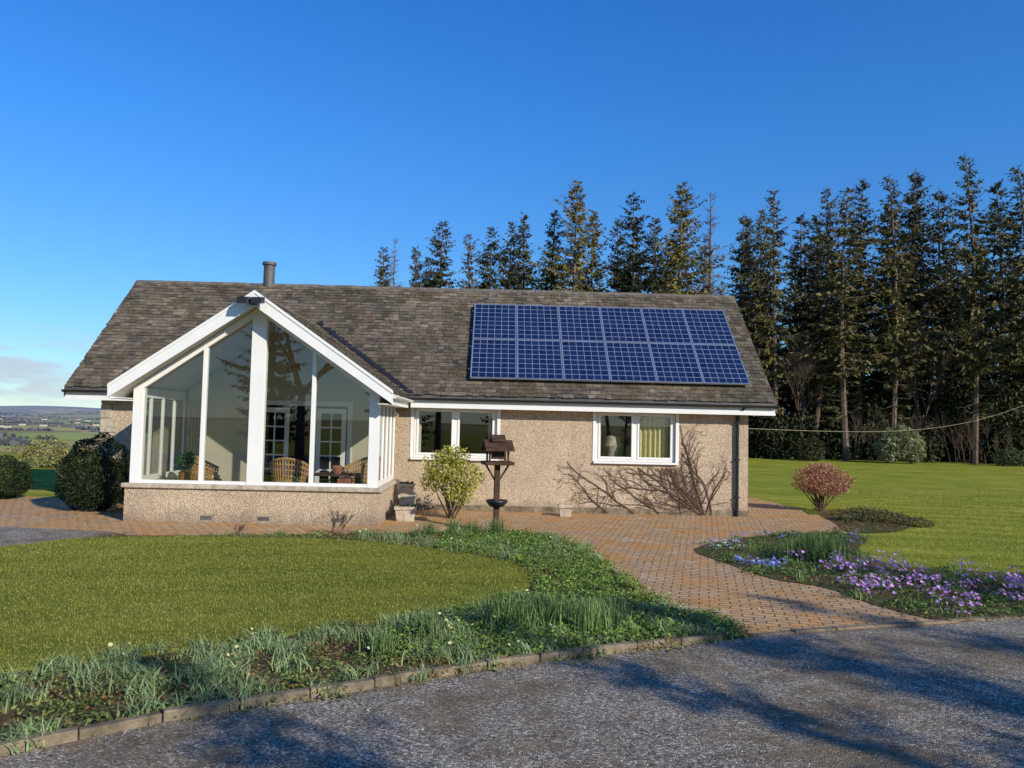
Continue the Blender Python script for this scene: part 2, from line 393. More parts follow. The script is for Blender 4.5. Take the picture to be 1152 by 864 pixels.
def sweep(name,Q,w,z0,z1,mt,seg=True):
    b=MB()
    for a,c in zip(Q,Q[1:]):
        d=(c-a); n=Vector((-d.y,d.x)).normalized()*w; t=d.normalized()*.003
        a2=a+t; c2=c-t; jz=R.uniform(-.008,.008); ox=n*R.uniform(-.08,.08); a2=a2+ox; c2=c2+ox
        b.hexa([(a2.x,a2.y,z0),(c2.x,c2.y,z0),(c2.x+n.x,c2.y+n.y,z0),(a2.x+n.x,a2.y+n.y,z0),(a2.x,a2.y,z1+jz),(c2.x,c2.y,z1+jz),(c2.x+n.x,c2.y+n.y,z1+jz),(a2.x+n.x,a2.y+n.y,z1+jz)])
    return b.build(name,[mt],None,.01)
def resample(Q,step):
    out=[Q[0]]; acc=0
    for a,c in zip(Q,Q[1:]):
        L=(c-a).length; t=step-acc
        while t<L: out.append(a+(c-a)*(t/L)); t+=step
        acc=(acc+L)%step
    return out
sweep('kerb',resample(kl,.45),.065,-.02,.065,M['concrete'])
sweep('kerb',resample(kl2,.45),.08,-.02,.022,M['concrete'])

# ---------------------------------------------------------------- house
H=empty('bungalow_house',(5.1,16.55,0),rad(1.2))
UL=-13.75; EZ=2.43; RZ=5.2; EV=-.3; RV=2.65; DV=5.3
def wallgrid(b,u0,u1,z0,z1,v0,v1,holes,m=0,axis='u'):
    us=sorted({u0,u1,*[x for h in holes for x in h[:2]]}); zs=sorted({z0,z1,*[x for h in holes for x in h[2:]]})
    for a,c in zip(us,us[1:]):
        for d,e in zip(zs,zs[1:]):
            mu,mz=(a+c)/2,(d+e)/2
            if any(h[0]<mu<h[1] and h[2]<mz<h[3] for h in holes): continue
            if axis=='u': b.box(a,c,v0,v1,d,e,m)
            else: b.box(v0,v1,a,c,d,e,m)
W1=(-7.17,-5.40,1.12,2.2); W2=(-3.28,-1.57,1.12,2.2); FD=(-10.3,-8.5,.25,2.15)
b=MB()
wallgrid(b,UL+.25,-.25,0,2.24,0,.25,[W1,W2,FD])
b.box(UL+.25,-.25,DV-.25,DV,0,2.24)
zr=lambda vv:EZ-.16+(RV-abs(vv-RV)+.3)*(RZ-EZ)/(RV-EV)
for u in (UL,-.25):
    b.prism([(u,0,0),(u,DV,0),(u,DV,zr(DV)),(u,RV,zr(RV)),(u,0,zr(0))],(.25,0,0))
b.build('walls',[M['harl']],H)
b=MB()
for z0 in np.arange(0,2.2,.3):
    w=.32 if int(z0/.3)%2 else .22
    b.box(UL-.02,UL+w,-.02,.1,z0+.005,z0+.29)
b.build('stone_quoins',[M['stone']],H,.01)
b=MB(); b.box(-7.5,.015,-.018,-.001,0,.13); b.build('plinth',[M['concrete']],H)

def slates(name,O,Ud,Sd,span,L,course=.12,w=.17,parent=None):
    O=Vector(O);Ud=Vector(Ud).normalized();Sd=Vector(Sd).normalized();N=Ud.cross(Sd)
    if N.z<0:N=-N
    V=[];F=[];C=[]
    nr=int(L/course)+1
    for i in range(nr):
        s0=i*course; s1=min(s0+course*1.5,L); u0,u1=span(s0)
        u=u0-R.random()*w
        while u<u1:
            ww=w*R.uniform(.6,1.35); a=max(u,u0)+.003; c=min(u+ww,u1)-.003; u+=ww
            if c-a<.03: continue
            k=R.choice([(.19,.162,.126),(.215,.185,.143),(.16,.138,.112),(.195,.168,.13),(.26,.225,.175),(.165,.14,.112),(.19,.158,.116),(.13,.113,.093),(.10,.09,.076)]); g=R.uniform(.78,1.15)
            lo=.024+R.uniform(-.003,.009); e=R.uniform(-.007,.007); dn=R.uniform(-.014,.014)
            p=[O+Ud*a+Sd*(s0+dn)+N*(lo+e),O+Ud*c+Sd*(s0+dn)+N*(lo-e),O+Ud*c+Sd*s1+N*.006,O+Ud*a+Sd*s1+N*.006,O+Ud*a+Sd*(s0+dn)+N*(lo-.014),O+Ud*c+Sd*(s0+dn)+N*(lo-.014)]
            o=len(V); V+=[tuple(x) for x in p]; F+=[(o,o+1,o+2,o+3),(o,o+4,o+5,o+1),(o,o+3,o+4),(o+1,o+5,o+2)]; C+=[tuple(t*g for t in k)]*6
    return obj(name,npmesh(name,np.array(V),F,np.array(C),[M['slate']]),parent)
sl=math.hypot(RV-EV,RZ-EZ); U0,U1=-14.4,.5
slates('roof_slates_front',(0,EV,EZ),(1,0,0),(0,RV-EV,RZ-EZ),lambda s:(U0,U1),sl,parent=H)
slates('roof_slates_rear',(0,2*RV-EV,EZ),(1,0,0),(0,EV-RV,RZ-EZ),lambda s:(U0,U1),sl,.25,.4,parent=H)
b=MB()
b.prism([(U0+.01,EV+.01,EZ-.005),(U0+.01,RV,RZ-.01),(U0+.01,2*RV-EV-.01,EZ-.005),(U0+.01,2*RV-EV-.01,EZ-.12),(U0+.01,RV,RZ-.15),(U0+.01,EV+.01,EZ-.12)],(U1-U0-.02,0,0))
b.build('roof_deck',[M['metal']],H)
b=MB()
u=U0
while u<U1:
    e=min(u+.45,U1); j=R.uniform(-.006,.006)
    for s in (-1,1): b.hexa([(u,RV,RZ+.006+j),(e-.006,RV,RZ+.006+j),(e-.006,RV+s*.10,RZ-.075+j),(u,RV+s*.10,RZ-.075+j),(u,RV,RZ+.03+j),(e-.006,RV,RZ+.03+j),(e-.006,RV+s*.11,RZ-.055+j),(u,RV+s*.11,RZ-.055+j)])
    u+=.45
b.build('ridge_tiles',[M['ridge']],H)
b=MB()
for a,c in ((U0+.02,-12.2),(-7.22,U1-.02)):
    b.box(a,c,EV+.005,EV+.03,EZ-.26,EZ-.07,0)
    b.box(a,c,EV+.03,-.003,EZ-.24,EZ-.215,0)
for uu in (U0+.0,U1-.03):
    for s in (0,1):
        f=lambda vv:(vv if not s else 2*RV-vv)
        b.hexa([(uu,f(EV),EZ-.2),(uu+.03,f(EV),EZ-.2),(uu+.03,RV,RZ-.2),(uu,RV,RZ-.2),(uu,f(EV),EZ-.013),(uu+.03,f(EV),EZ-.013),(uu+.03,RV,RZ-.013),(uu,RV,RZ-.013)],1)
b.build('fascia_and_bargeboards',[M['white'],M['metal']],H)
b=MB()
def gutter(b,p0,p1):
    p0=Vector(p0);p1=Vector(p1); d=(p1-p0); side=Vector((-d.y,d.x,0)).normalized(); r=.055; n=7
    for k in range(n):
        a0=math.pi+math.pi*k/n;a1=math.pi+math.pi*(k+1)/n
        for rr in (r,r-.006):
            q=[p+side*(math.cos(a)*rr)+Vector((0,0,math.sin(a)*rr)) for p,a in ((p0,a0),(p0,a1))]+[p1+side*(math.cos(a)*rr)+Vector((0,0,math.sin(a)*rr)) for a in (a1,a0)]
            b.face(q)
gutter(b,(U0,EV-.055,EZ-.055),(-12.15,EV-.055,EZ-.055)); gutter(b,(-7.3,EV-.055,EZ-.055),(U1,EV-.055,EZ-.055))
b.cyl((-.2,EV-.05,EZ-.1),(-.25,-.06,EZ-.3),.034,n=10); b.cyl((-.25,-.06,EZ-.3),(-.25,-.06,.02),.034,n=10)
for z0 in (.4,1.2,2.0): b.box(-.30,-.20,-.09,-.002,z0,z0+.03)
b.build('gutter_and_downpipe',[M['black']],H)
b=MB(); b.lathe((-11.15,RV,0),[(.0,5.75),(.17,5.75),(.17,5.68),(.135,5.68),(.135,5.0)],18); b.build('chimney_flue',[M['metal']],H,smooth=False)

# windows
def window(W,nm,cur):
    u0,u1,z0,z1=W; b=MB(); f=.055; v0,v1=.05,.12; mid=(u0+u1)/2
    b.box(u0+.002,u1-.002,v0,v1,z0+.002,z0+f); b.box(u0+.002,u1-.002,v0,v1,z1-f,z1-.002)
    for a,c in ((u0+.002,u0+f),(mid-.04,mid+.04),(u1-f,u1-.002)): b.box(a,c,v0+.002,v1-.002,z0+f,z1-f)
    for a,c in ((u0+f,mid-.04),(mid+.04,u1-f)):
        s=.045
        b.box(a,c,v0-.015,v1-.02,z0+f,z0+f+s); b.box(a,c,v0-.015,v1-.02,z1-f-s,z1-f)
        b.box(a,a+s,v0-.013,v1-.022,z0+f+s,z1-f-s); b.box(c-s,c,v0-.013,v1-.022,z0+f+s,z1-f-s)
    b.box(u0-.05,u1+.05,-.07,.05,z0-.045,z0-.002)
    b.box(u0-.07,u0-.001,-.014,-.001,z0,z1); b.box(u1+.001,u1+.07,-.014,-.001,z0,z1)
    b.build(nm+'_frame',[M['white']],H,.004)
    g=MB(); g.face([(u0+f,.085,z0+f),(u1-f,.085,z0+f),(u1-f,.085,z1-f),(u0+f,.085,z1-f)]); g.build(nm+'_glass',[M['glass']],H)
    r=MB()
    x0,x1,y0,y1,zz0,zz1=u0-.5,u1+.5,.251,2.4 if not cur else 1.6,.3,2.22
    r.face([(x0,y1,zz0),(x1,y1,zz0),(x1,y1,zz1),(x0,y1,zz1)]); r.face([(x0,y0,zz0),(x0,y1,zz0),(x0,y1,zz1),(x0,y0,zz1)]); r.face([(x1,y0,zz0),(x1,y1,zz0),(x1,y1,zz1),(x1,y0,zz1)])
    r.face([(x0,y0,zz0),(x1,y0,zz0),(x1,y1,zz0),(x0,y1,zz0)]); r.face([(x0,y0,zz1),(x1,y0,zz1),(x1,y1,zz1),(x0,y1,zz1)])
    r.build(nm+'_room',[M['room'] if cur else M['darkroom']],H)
    cb=MB()
    def drape(a,c,m=0,vv=.3):
        n=int((c-a)/.015); pts=[(a+(c-a)*k/n,vv+.03*math.sin(k*.9)+.01*math.sin(k*2.3)) for k in range(n+1)]
        for p,q in zip(pts,pts[1:]): cb.face([(p[0],p[1],z0-.1),(q[0],q[1],z0-.1),(q[0],q[1],z1+.01),(p[0],p[1],z1+.01)],m)
    if cur: drape(mid+.05,u1-.12,1,.22); drape(u0+.0,u0+.14,1,.22); 
    else: drape(u0,u0+.14,0,.2); drape(u1-.2,u1,0,.2); drape(mid-.07,mid+.09,0,.2)
    if cur: cb.lathe((u0+.42,.5,z0+.02),[(.0,0),(.12,.01),(.14,.15),(.2,.3),(.16,.5),(.0,.55)],16,2)
    cb.build(nm+'_curtains',[M['curtain'],M['yellowcurtain'],M['stone']],H)
window(W1,'bedroom_window',0); window(W2,'kitchen_window',1)

# solar panels
b=MB(); sd=Vector((0,RV-EV,RZ-EZ)).normalized(); nn=Vector((0,-sd.z,sd.y)); ud=Vector((1,0,0))
pw,pl=1.005,1.385
for j in range(2):
    for i in range(6):
        o=Vector((-6.0+i*pw,EV,EZ))+sd*(.46+j*(pl+.015))+nn*.13
        def P(x,y,z): return o+ud*x+sd*y+nn*z
        fw=.022; X1,Y1=pw-.012,pl
        for (a,c,d,e) in ((0,X1,0,fw),(0,X1,Y1-fw,Y1),(0,fw,fw,Y1-fw),(X1-fw,X1,fw,Y1-fw)):
            b.hexa([P(a,d,-.03),P(c,d,-.03),P(c,e,-.03),P(a,e,-.03),P(a,d,.008),P(c,d,.008),P(c,e,.008),P(a,e,.008)],1)
        b.face([P(fw,fw,0),P(X1-fw,fw,0),P(X1-fw,Y1-fw,0),P(fw,Y1-fw,0)],0,[(i-.0,j),(i+1,j),(i+1,j+1),(i,j+1)])
        b.face([P(fw,fw,-.02),P(X1-fw,fw,-.02),P(X1-fw,Y1-fw,-.02),P(fw,Y1-fw,-.02)],2)
for s in (.8,1.6,2.2,3.0):
    o=Vector((-6.05,EV,EZ))+sd*s+nn*.035
    P=lambda x,y,z:o+ud*x+sd*y+nn*z
    b.hexa([P(0,0,0),P(6.15,0,0),P(6.15,.04,0),P(0,.04,0),P(0,0,.05),P(6.15,0,.05),P(6.15,.04,.05),P(0,.04,.05)],1)
b.build('solar_panels',[M['solar'],M['alu'],M['black']],H)

# conservatory (sun room)
cL,cR,cC,vF=-11.9,-7.52,-9.71,-2.6; vB=-.40
ZA=4.08; k=.691
ztop=lambda u:ZA-abs(u-cC)*k
zt=lambda u:ztop(u)-.19
b=MB()
b.box(cL-.05,cR+.05,vF-.05,vF+.2,0,.60); b.box(cL-.05,cL+.2,vF+.2,-.001,0,.60); b.box(cR-.2,cR+.05,vF+.2,-.001,0,.60)
b.build('sunroom_base_wall',[M['harl']],H)
b=MB()
b.box(cL-.10,cR+.10,vF-.10,vF+.22,.60,.675); b.box(cL-.10,cL+.22,vF+.22,-.001,.60,.675); b.box(cR-.22,cR+.10,vF+.22,-.001,.60,.675)
b.build('sunroom_sill',[M['stone']],H,.01)
b=MB()
for uu in (-10.6,-9.6,-8.3): b.box(uu,uu+.2,vF-.056,vF-.04,.06,.13)
b.build('air_vents',[M['metal']],H)
def post(b,a,c,z0,dv0,dv1,cut=.0):
    pts=[(a,vF+dv0,z0),(c,vF+dv0,z0),(c,vF+dv0,zt(c)-cut)]
    if a<cC<c: pts.append((cC,vF+dv0,zt(cC)-cut))
    pts.append((a,vF+dv0,zt(a)-cut)); b.prism(pts,(0,dv1-dv0,0))
b=MB(); zs=.675
post(b,cL,cL+.18,zs,0,.15); post(b,cR-.18,cR,zs,0,.15); post(b,cC-.13,cC+.13,zs,-.01,.15)
for u in (-10.66,-8.71): post(b,u-.035,u+.035,zs,.01,.12,.1)
for a,c in ((cL+.18,cC-.13),(cC+.13,cR-.18)):
    b.box(a,c,vF+.005,vF+.11,zs,zs+.06)
    b.prism([(a,vF+.005,zt(a)-.14),(c,vF+.005,zt(c)-.14),(c,vF+.005,zt(c)-.002),(a,vF+.005,zt(a)-.002)],(0,.1,0))
for uu,s in ((cR,-1),(cL,1)):
    x0,x1=sorted((uu,uu+s*.05))
    ve=-.36; va=vF+.15
    b.box(x0,x1,va,ve,zs,zs+.10); b.box(x0,x1,va,ve,2.2,zt(cL)-.0)
    n=4; L=(ve-va)
    for i in range(n+1):
        y=va+L*i/n; w=.04
        ya,yb=max(y-w,va),min(y+w,ve)
        b.box(x0+.004,x1-.004,ya,yb,zs+.10,2.2)
b.build('sunroom_frame',[M['white']],H,.005)
g=MB()
for a,c in ((cL+.18,-10.695),(-10.625,cC-.13),(cC+.13,-8.745),(-8.675,cR-.18)):
    g.face([(a,vF+.06,zs+.06),(c,vF+.06,zs+.06),(c,vF+.06,zt(c)-.14),(a,vF+.06,zt(a)-.14)])
for uu,s in ((cR,-1),(cL,1)):
    x=uu+s*.025; g.face([(x,vF+.15,zs+.1),(x,-.36,zs+.1),(x,-.36,2.2),(x,vF+.15,2.2)])
g.build('sunroom_glass',[M['glass']],H)
b=MB()
wallgrid(b,cL+.1,cR-.1,.2,2.3,vB,vB+.04,[FD])
b.prism([(cL+.1,vB,2.3),(cR-.1,vB,2.3),(cR-.1,vB,zt(cR-.1)-.01),(cC,vB,zt(cC)-.01),(cL+.1,vB,zt(cL+.1)-.01)],(0,.04,0))
b.box(FD[0]-.03,FD[0],vB+.04,.0,.2,2.15); b.box(FD[1],FD[1]+.03,vB+.04,0,.2,2.15)
b.build('sunroom_back_wall',[M['cream']],H)
b=MB(); b.box(cL+.2,cR-.2,vF+.2,vB,.1,.22); b.box(FD[0],FD[1],vB,.24,.1,.235); b.build('sunroom_floor',[M['floor_in']],H)
b=MB()
for s in (-1,1):
    ue=cC+s*(2.19+.24); f=lambda z:EV+(z-EZ)/(RZ-EZ)*(RV-EV)
    za,zb=ZA-.03,ztop(ue)-.03; th=.15
    b.hexa([(cC,vF-.33,za-th),(ue,vF-.33,zb-th),(ue,-.31,zb-th),(cC,f(za)-.1,za-th),(cC,vF-.33,za),(ue,vF-.33,zb),(ue,-.31,zb),(cC,f(za)+.05,za)],0)
b.build('sunroom_roof_deck',[M['ceiling']],H)
for s,nm in ((-1,'sunroom_slates_west'),(1,'sunroom_slates_east')):
    ue=cC+s*2.46; zb=ztop(ue); L=math.hypot(2.46,ZA-zb); sn=(ZA-zb)/L
    def span(t,zb=zb,sn=sn):
        z_=zb+t*sn; return (vF-.36,max(-.33,EV+(z_-EZ)/(RZ-EZ)*(RV-EV)+.03))
    slates(nm,(ue,0,zb-.02),(0,1,0),(-s*2.46,0,ZA-zb),span,L,parent=H)
b=MB()
v=vF-.36
while v<1.25:
    for s in (-1,1): b.hexa([(cC,v,ZA+.0),(cC,v+.44,ZA+.0),(cC+s*.12,v+.44,ZA-.08),(cC+s*.12,v,ZA-.08),(cC,v,ZA+.03),(cC,v+.44,ZA+.03),(cC+s*.13,v+.44,ZA-.06),(cC+s*.13,v,ZA-.06)])
    v+=.45
b.build('sunroom_ridge',[M['ridge']],H)
b=MB()
a=Vector((cC+.05,1.45,ZA+.0)); c=Vector((cR+.25,-.3,EZ+.0)); 
b.hexa([a+Vector((0,.0,.0)),c+Vector((0,0,.0)),c+Vector((.12,.0,.0)),a+Vector((.12,.12,.09)),a+Vector((0,0,.045)),c+Vector((0,0,.045)),c+Vector((.12,0,.045)),a+Vector((.12,.1,.10))])
b.build('valley_lead',[M['black']],H)
b=MB(); vb=vF-.37
for s in (-1,1):
    ue=cC+s*2.47
    lo,hi=-.25,.012
    q=[(cC+s*.001,vb,ztop(cC)+lo),(ue,vb,ztop(ue)+lo+.04),(ue,vb,ztop(ue)+hi),(cC+s*.001,vb,ztop(cC)+hi)]
    b.prism(q,(0,.035,0))
    q=[(cC+s*.001,vb-.014,ztop(cC)-.03),(ue,vb-.014,ztop(ue)-.03),(ue,vb-.014,ztop(ue)+.03),(cC+s*.001,vb-.014,ztop(cC)+.03)]
    b.prism(q,(0,.013,0))
    x=ue-s*.02; x0,x1=sorted((x,x-s*.025)); b.box(x0,x1,vb+.04,-.36,ztop(ue)-.22,ztop(ue)-.05)
    x2,x3=sorted((x-s*.03,cC+s*2.2)); b.box(x2,x3,vb+.04,-.36,ztop(ue)-.215,ztop(ue)-.2)
b.build('sunroom_bargeboards',[M['white']],H,.004)
b=MB(); ue=cC+2.47
gutter(b,(ue+.03,vb,ztop(ue)-.06),(ue+.03,-.35,ztop(ue)-.06)); b.build('sunroom_gutter',[M['white']],H)
b=MB(); v0=vb-.03
b.box(cC-.05,cC+.05,v0-.08,v0+.015,3.84,3.94); 
for s in (-1,1):
    b.hexa([(cC+s*.12-.1,v0-.26,3.83),(cC+s*.12+.1,v0-.26,3.83),(cC+s*.12+.1,v0-.09,3.86),(cC+s*.12-.1,v0-.09,3.86),(cC+s*.12-.1,v0-.22,3.95),(cC+s*.12+.1,v0-.22,3.95),(cC+s*.12+.1,v0-.09,3.97),(cC+s*.12-.1,v0-.09,3.97)])
b.build('floodlight',[M['black']],H,.008)
b=MB(); 
def leaf(p0,p1,cols=2,rows=5):
    p0=Vector(p0);p1=Vector(p1);d=(p1-p0);L=d.length;d.normalize();n=Vector((-d.y,d.x,0))
    def bx(a,c,z0,z1,t=.02):
        q=[p0+d*x+n*y for x,y in ((a,-t),(c,-t),(c,t),(a,t))]
        b.hexa([(p.x,p.y,z0) for p in q]+[(p.x,p.y,z1) for p in q])
    zb,zt_=.25,2.1
    bx(0,.09,zb,zt_); bx(L-.09,L,zb,zt_); bx(.09,L-.09,zb,zb+.3); bx(.09,L-.09,zt_-.1,zt_)
    for i in range(1,cols): x=.09+(L-.18)*i/cols; bx(x-.014,x+.014,zb+.3,zt_-.1,.012)
    for i in range(1,rows): z_=zb+.3+(zt_-.4-zb)*i/rows; bx(.09,L-.09,z_-.014,z_+.014,.011)
leaf((FD[0]+.02,vB-.06,0),(FD[0]+.62,vB-.08,0)); leaf((FD[1]-.62,vB-.08,0),(FD[1]-.02,vB-.06,0))
b.box(FD[0]-.1,FD[0]-.002,vB-.03,vB-.001,.22,2.25); b.box(FD[1]+.002,FD[1]+.1,vB-.03,vB-.001,.22,2.25); b.box(FD[0],FD[1],vB-.03,vB-.001,2.15,2.25)
b.build('french_doors',[M['white']],H)
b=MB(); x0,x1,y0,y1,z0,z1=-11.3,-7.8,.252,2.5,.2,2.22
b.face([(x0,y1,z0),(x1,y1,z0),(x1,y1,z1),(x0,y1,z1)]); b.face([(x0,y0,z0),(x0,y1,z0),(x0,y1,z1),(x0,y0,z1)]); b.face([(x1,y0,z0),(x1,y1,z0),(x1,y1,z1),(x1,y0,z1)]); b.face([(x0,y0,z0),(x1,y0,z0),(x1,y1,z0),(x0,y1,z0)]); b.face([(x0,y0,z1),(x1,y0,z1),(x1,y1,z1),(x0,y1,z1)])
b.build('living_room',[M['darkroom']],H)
def chair(name,loc,rz):
    e=empty(name); e.parent=H; e.location=loc; e.rotation_euler=(0,0,rz); b=MB()
    b.lathe((0,0,0),[(0,.40),(.27,.40),(.29,.44),(.26,.47),(0,.48)],18)
    for a in (45,135,225,315): a=rad(a); b.cyl((.26*math.cos(a),.26*math.sin(a),0),(.22*math.cos(a),.22*math.sin(a),.42),.018,n=6)
    N=26; pr=None
    for i in range(N+1):
        a=rad(-25+230*i/N); hh=.66+.26*abs(math.sin(math.pi*i/N))**1.2
        p=Vector((.30*math.cos(a),.30*math.sin(a),.40)); q=Vector((.36*math.cos(a),.36*math.sin(a),hh)); b.cyl(p,q,.014,n=5)
        if pr:
            b.cyl(pr,q,.028,n=6)
            for t in (.2,.4,.6,.8): b.cyl(pp.lerp(pr,t),p.lerp(q,t),.015,n=5)
        pr=q; pp=p
    b.build('wicker_frame',[M['wicker']],e); c=MB(); c.lathe((0,0,0),[(0,.56),(.2,.56),(.25,.52),(.24,.485),(0,.48)],16); c.build('cushion',[M['cream']],e,smooth=True)
chair('wicker_chair',(-9.25,-1.9,.22),rad(180)); chair('wicker_chair',(-10.95,-1.5,.22),rad(100)); chair('wicker_chair',(-8.2,-1.2,.22),rad(-60))
e=empty('sunroom_table'); e.parent=H; e.location=(-8.45,-1.95,.22)
b=MB(); b.lathe((0,0,0),[(0,.62),(.4,.62),(.4,.65),(0,.65)],20); b.cyl((0,0,0),(0,0,.62),.04); b.lathe((0,0,0),[(.22,0),(.2,.03),(.03,.06)],14); b.lathe((.1,-.1,.65),[(0,0),(.07,0),(.11,.12),(.08,.16)],12,1); b.build('table',[M['darkwood'],M['terracotta']],e)
b=MB(); cx,cy,cz=-9.35,-1.3,2.95
b.cyl((cx,cy,cz),(cx,cy,3.62),.008,n=6); b.lathe((cx,cy,cz-.1),[(0,0),(.04,.03),(.03,.1),(.0,.15)],10)
for i in range(8):
    a=i*math.pi/4; p=Vector((cx,cy,cz-.05)); q=p+Vector((.2*math.cos(a),.2*math.sin(a),-.03)); b.cyl(p,q,.007,n=5); b.cyl(q,q+Vector((0,0,.1)),.016,.022,6); b.cyl(q,q+Vector((0,0,-.09)),.012,.002,5)
b.build('chandelier',[M['wicker']],H)
P,r_=blobpts([(-11.15,-2.05,1.03,.16,.14,.15),(-11.05,-2.1,1.12,.12,.1,.12)],500,.2)
obj('house_plant',npmesh('hp',*quads(P,rng.uniform(.03,.06,500),.35,jit((.06,.17,.03),500,.4)),[M['leaf']]),H)
b=MB(); b.lathe((-11.15,-2.05,.675),[(0,0),(.08,0),(.11,.17),(.09,.17)],14); b.cyl((-7.95,-2.15,.675),(-7.95,-2.15,.9),.05,.06,10,1); b.box(-8.3,-8.05,-2.25,-2.12,.676,.80); b.build('pots',[M['terracotta'],M['darkwood']],H)
b=MB()
for a,c,vv in ((cL+.12,cL+.45,vB-.07),(cR-.42,cR-.12,vB-.07)):
    n=24; pts=[(a+(c-a)*i/n,vv+.03*math.sin(i*1.3)) for i in range(n+1)]
    for p,q in zip(pts,pts[1:]): b.face([(p[0],p[1],.3),(q[0],q[1],.3),(q[0],q[1],2.2),(p[0],p[1],2.2)])
b.build('sunroom_curtains',[M['curtain']],H)

# wall climber: flat fan of bare branches trained over the harling
b=MB()
def grow(p,a,L,r,depth,curl):
    st=.09; n=max(2,int(L/st)); 
    for i in range(n):
        a+=R.uniform(-.22,.22)+curl; q=(p[0]+math.cos(a)*st,max(.05,min(2.1,p[1]+math.sin(a)*st)))
        if q[0]>-.32 or q[0]<-4.4: a=math.pi-a; q=p
        if W2[0]-.1<q[0]<W2[1]+.1 and q[1]>W2[2]-.08: return
        r2=r*(1-.7/n)
        if q!=p: b.cyl((p[0],-.012-r,p[1]),(q[0],-.012-r2,q[1]),r,r2,5,cap=False); 
        p=q; r=max(r2,.0028)
        if depth and R.random()<.42: grow(p,a+R.choice((-1,1))*R.uniform(.35,.95),L*R.uniform(.25,.5)*(1-i/n*.5),r*.7,depth-1,R.uniform(-.05,.05))
for x0,a,L,cv in ((-.95,100,2.0,.0),(-.85,84,2.0,.0),(-.95,92,2.1,.01),(-.95,112,2.2,.01),(-1.0,128,2.3,.03),(-1.0,145,2.8,.015),(-1.0,156,3.4,.0),(-1.0,165,3.5,-.012),(-.9,66,1.1,.04),(-1.9,125,1.3,.03),(-2.5,150,1.8,.0),(-1.4,100,1.6,.01),(-3.0,140,1.2,.02)):
    grow((x0+R.uniform(-.06,.06),.03),rad(a),L,.013,3,cv)
e=empty('climbing_plant',(5.1,16.55,0),rad(1.2)); cl=b.build('branches',[M['twig']],e)
n=700; k_=rng.integers(0,len(b.v),n); P=np.array(b.v)[k_]; P[:,1]-=.01; P+=rng.normal(0,.015,(n,3)); P[:,1]=np.minimum(P[:,1],-.015)
obj('leaves',npmesh('cl_leaves',*quads(P,rng.uniform(.01,.022,n),.5,jit((.18,.07,.035),n,.4,(.12,.10,.03))),[M['leaf']]),e)

# ---------------------------------------------------------------- garden objects
bt=empty('bird_table',(-.22,13.3,0),rad(12)); b=MB()
b.box(-.045,.045,-.045,.045,0,1.16); b.box(-.2,.2,-.03,.03,0.0,.05); b.box(-.03,.03,-.2,.2,0.0,.048)
b.box(-.24,.24,-.2,.2,1.16,1.185)
for s in (-1,1): b.box(-.25,.25,s*.2-.012,s*.2+.012,1.165,1.22); b.box(s*.25-.012,s*.25+.012,-.185,.185,1.165,1.219)
for s in (-1,1):
    for t in (-1,1): b.box(s*.16-.016,s*.16+.016,t*.13-.016,t*.13+.016,1.185,1.44)
for s in (-1,1):
    b.hexa([(-.25,s*.25,1.40),(.25,s*.25,1.40),(.25,0,1.56),(-.25,0,1.56),(-.25,s*.25,1.425),(.25,s*.25,1.425),(.25,0,1.59),(-.25,0,1.59)])
for s in (-1,1): b.prism([(s*.15,-.18,1.42),(s*.15,.18,1.42),(s*.15,0,1.54)],(.015,0,0))
b.box(-.1,.1,-.08,.08,1.26,1.43); b.box(-.12,.12,-.1,.1,1.56,1.61); b.prism([(-.12,-.1,1.61),(-.12,.1,1.61),(-.12,0,1.68)],(.24,0,0))
for s in (-1,1): b.cyl((s*.04,0,.9),(s*.2,0,1.16),.018,n=6)
b.build('wooden_stand_and_roof',[M['darkwood']],bt,.003)
b=MB(); b.lathe((0,-.02,.42),[(.02,0),(.12,.03),(.18,.1),(.19,.14),(.17,.14),(.1,.06)],16); b.build('hanging_bowl',[M['black']],bt,smooth=True)

def planter(name,loc,w,d,h,rz,plants=True):
    e=empty(name,loc,rz); b=MB(); t=.85
    b.hexa([(-w*t,-d*t,0),(w*t,-d*t,0),(w*t,d*t,0),(-w*t,d*t,0),(-w,-d,h-.04),(w,-d,h-.04),(w,d,h-.04),(-w,d,h-.04)])
    for x0,x1,y0,y1 in ((-w-.02,w+.02,-d-.02,-d+.03),(-w-.02,w+.02,d-.03,d+.02),(-w-.02,-w+.03,-d+.03,d-.03),(w-.03,w+.02,-d+.03,d-.03)): b.box(x0,x1,y0,y1,h-.039,h+.02)
    b.box(-w+.03,w-.03,-d+.03,d-.03,h-.038,h,1)
    b.build('stone_trough',[M['stone'],M['soil']],e,.008)
    if plants:
        P=np.stack([rng.uniform(-w,w,90),rng.uniform(-d,d,90),np.full(90,h)+rng.uniform(0,.05,90)],1)
        obj('plants',npmesh('pl',*quads(P,rng.uniform(.02,.04,90),.5,jit((.07,.12,.03),90,.3)),[M['leaf']]),e)
planter('stone_planter',(-1.95,14.6,0),.19,.15,.26,.1); planter('stone_planter',(-2.0,15.2,0),.15,.13,.42,.0,False); planter('stone_planter',(-2.12,15.9,0),.14,.12,.58,.0)
planter('stone_planter',(1.15,15.9,0),.13,.1,.22,.0,False)

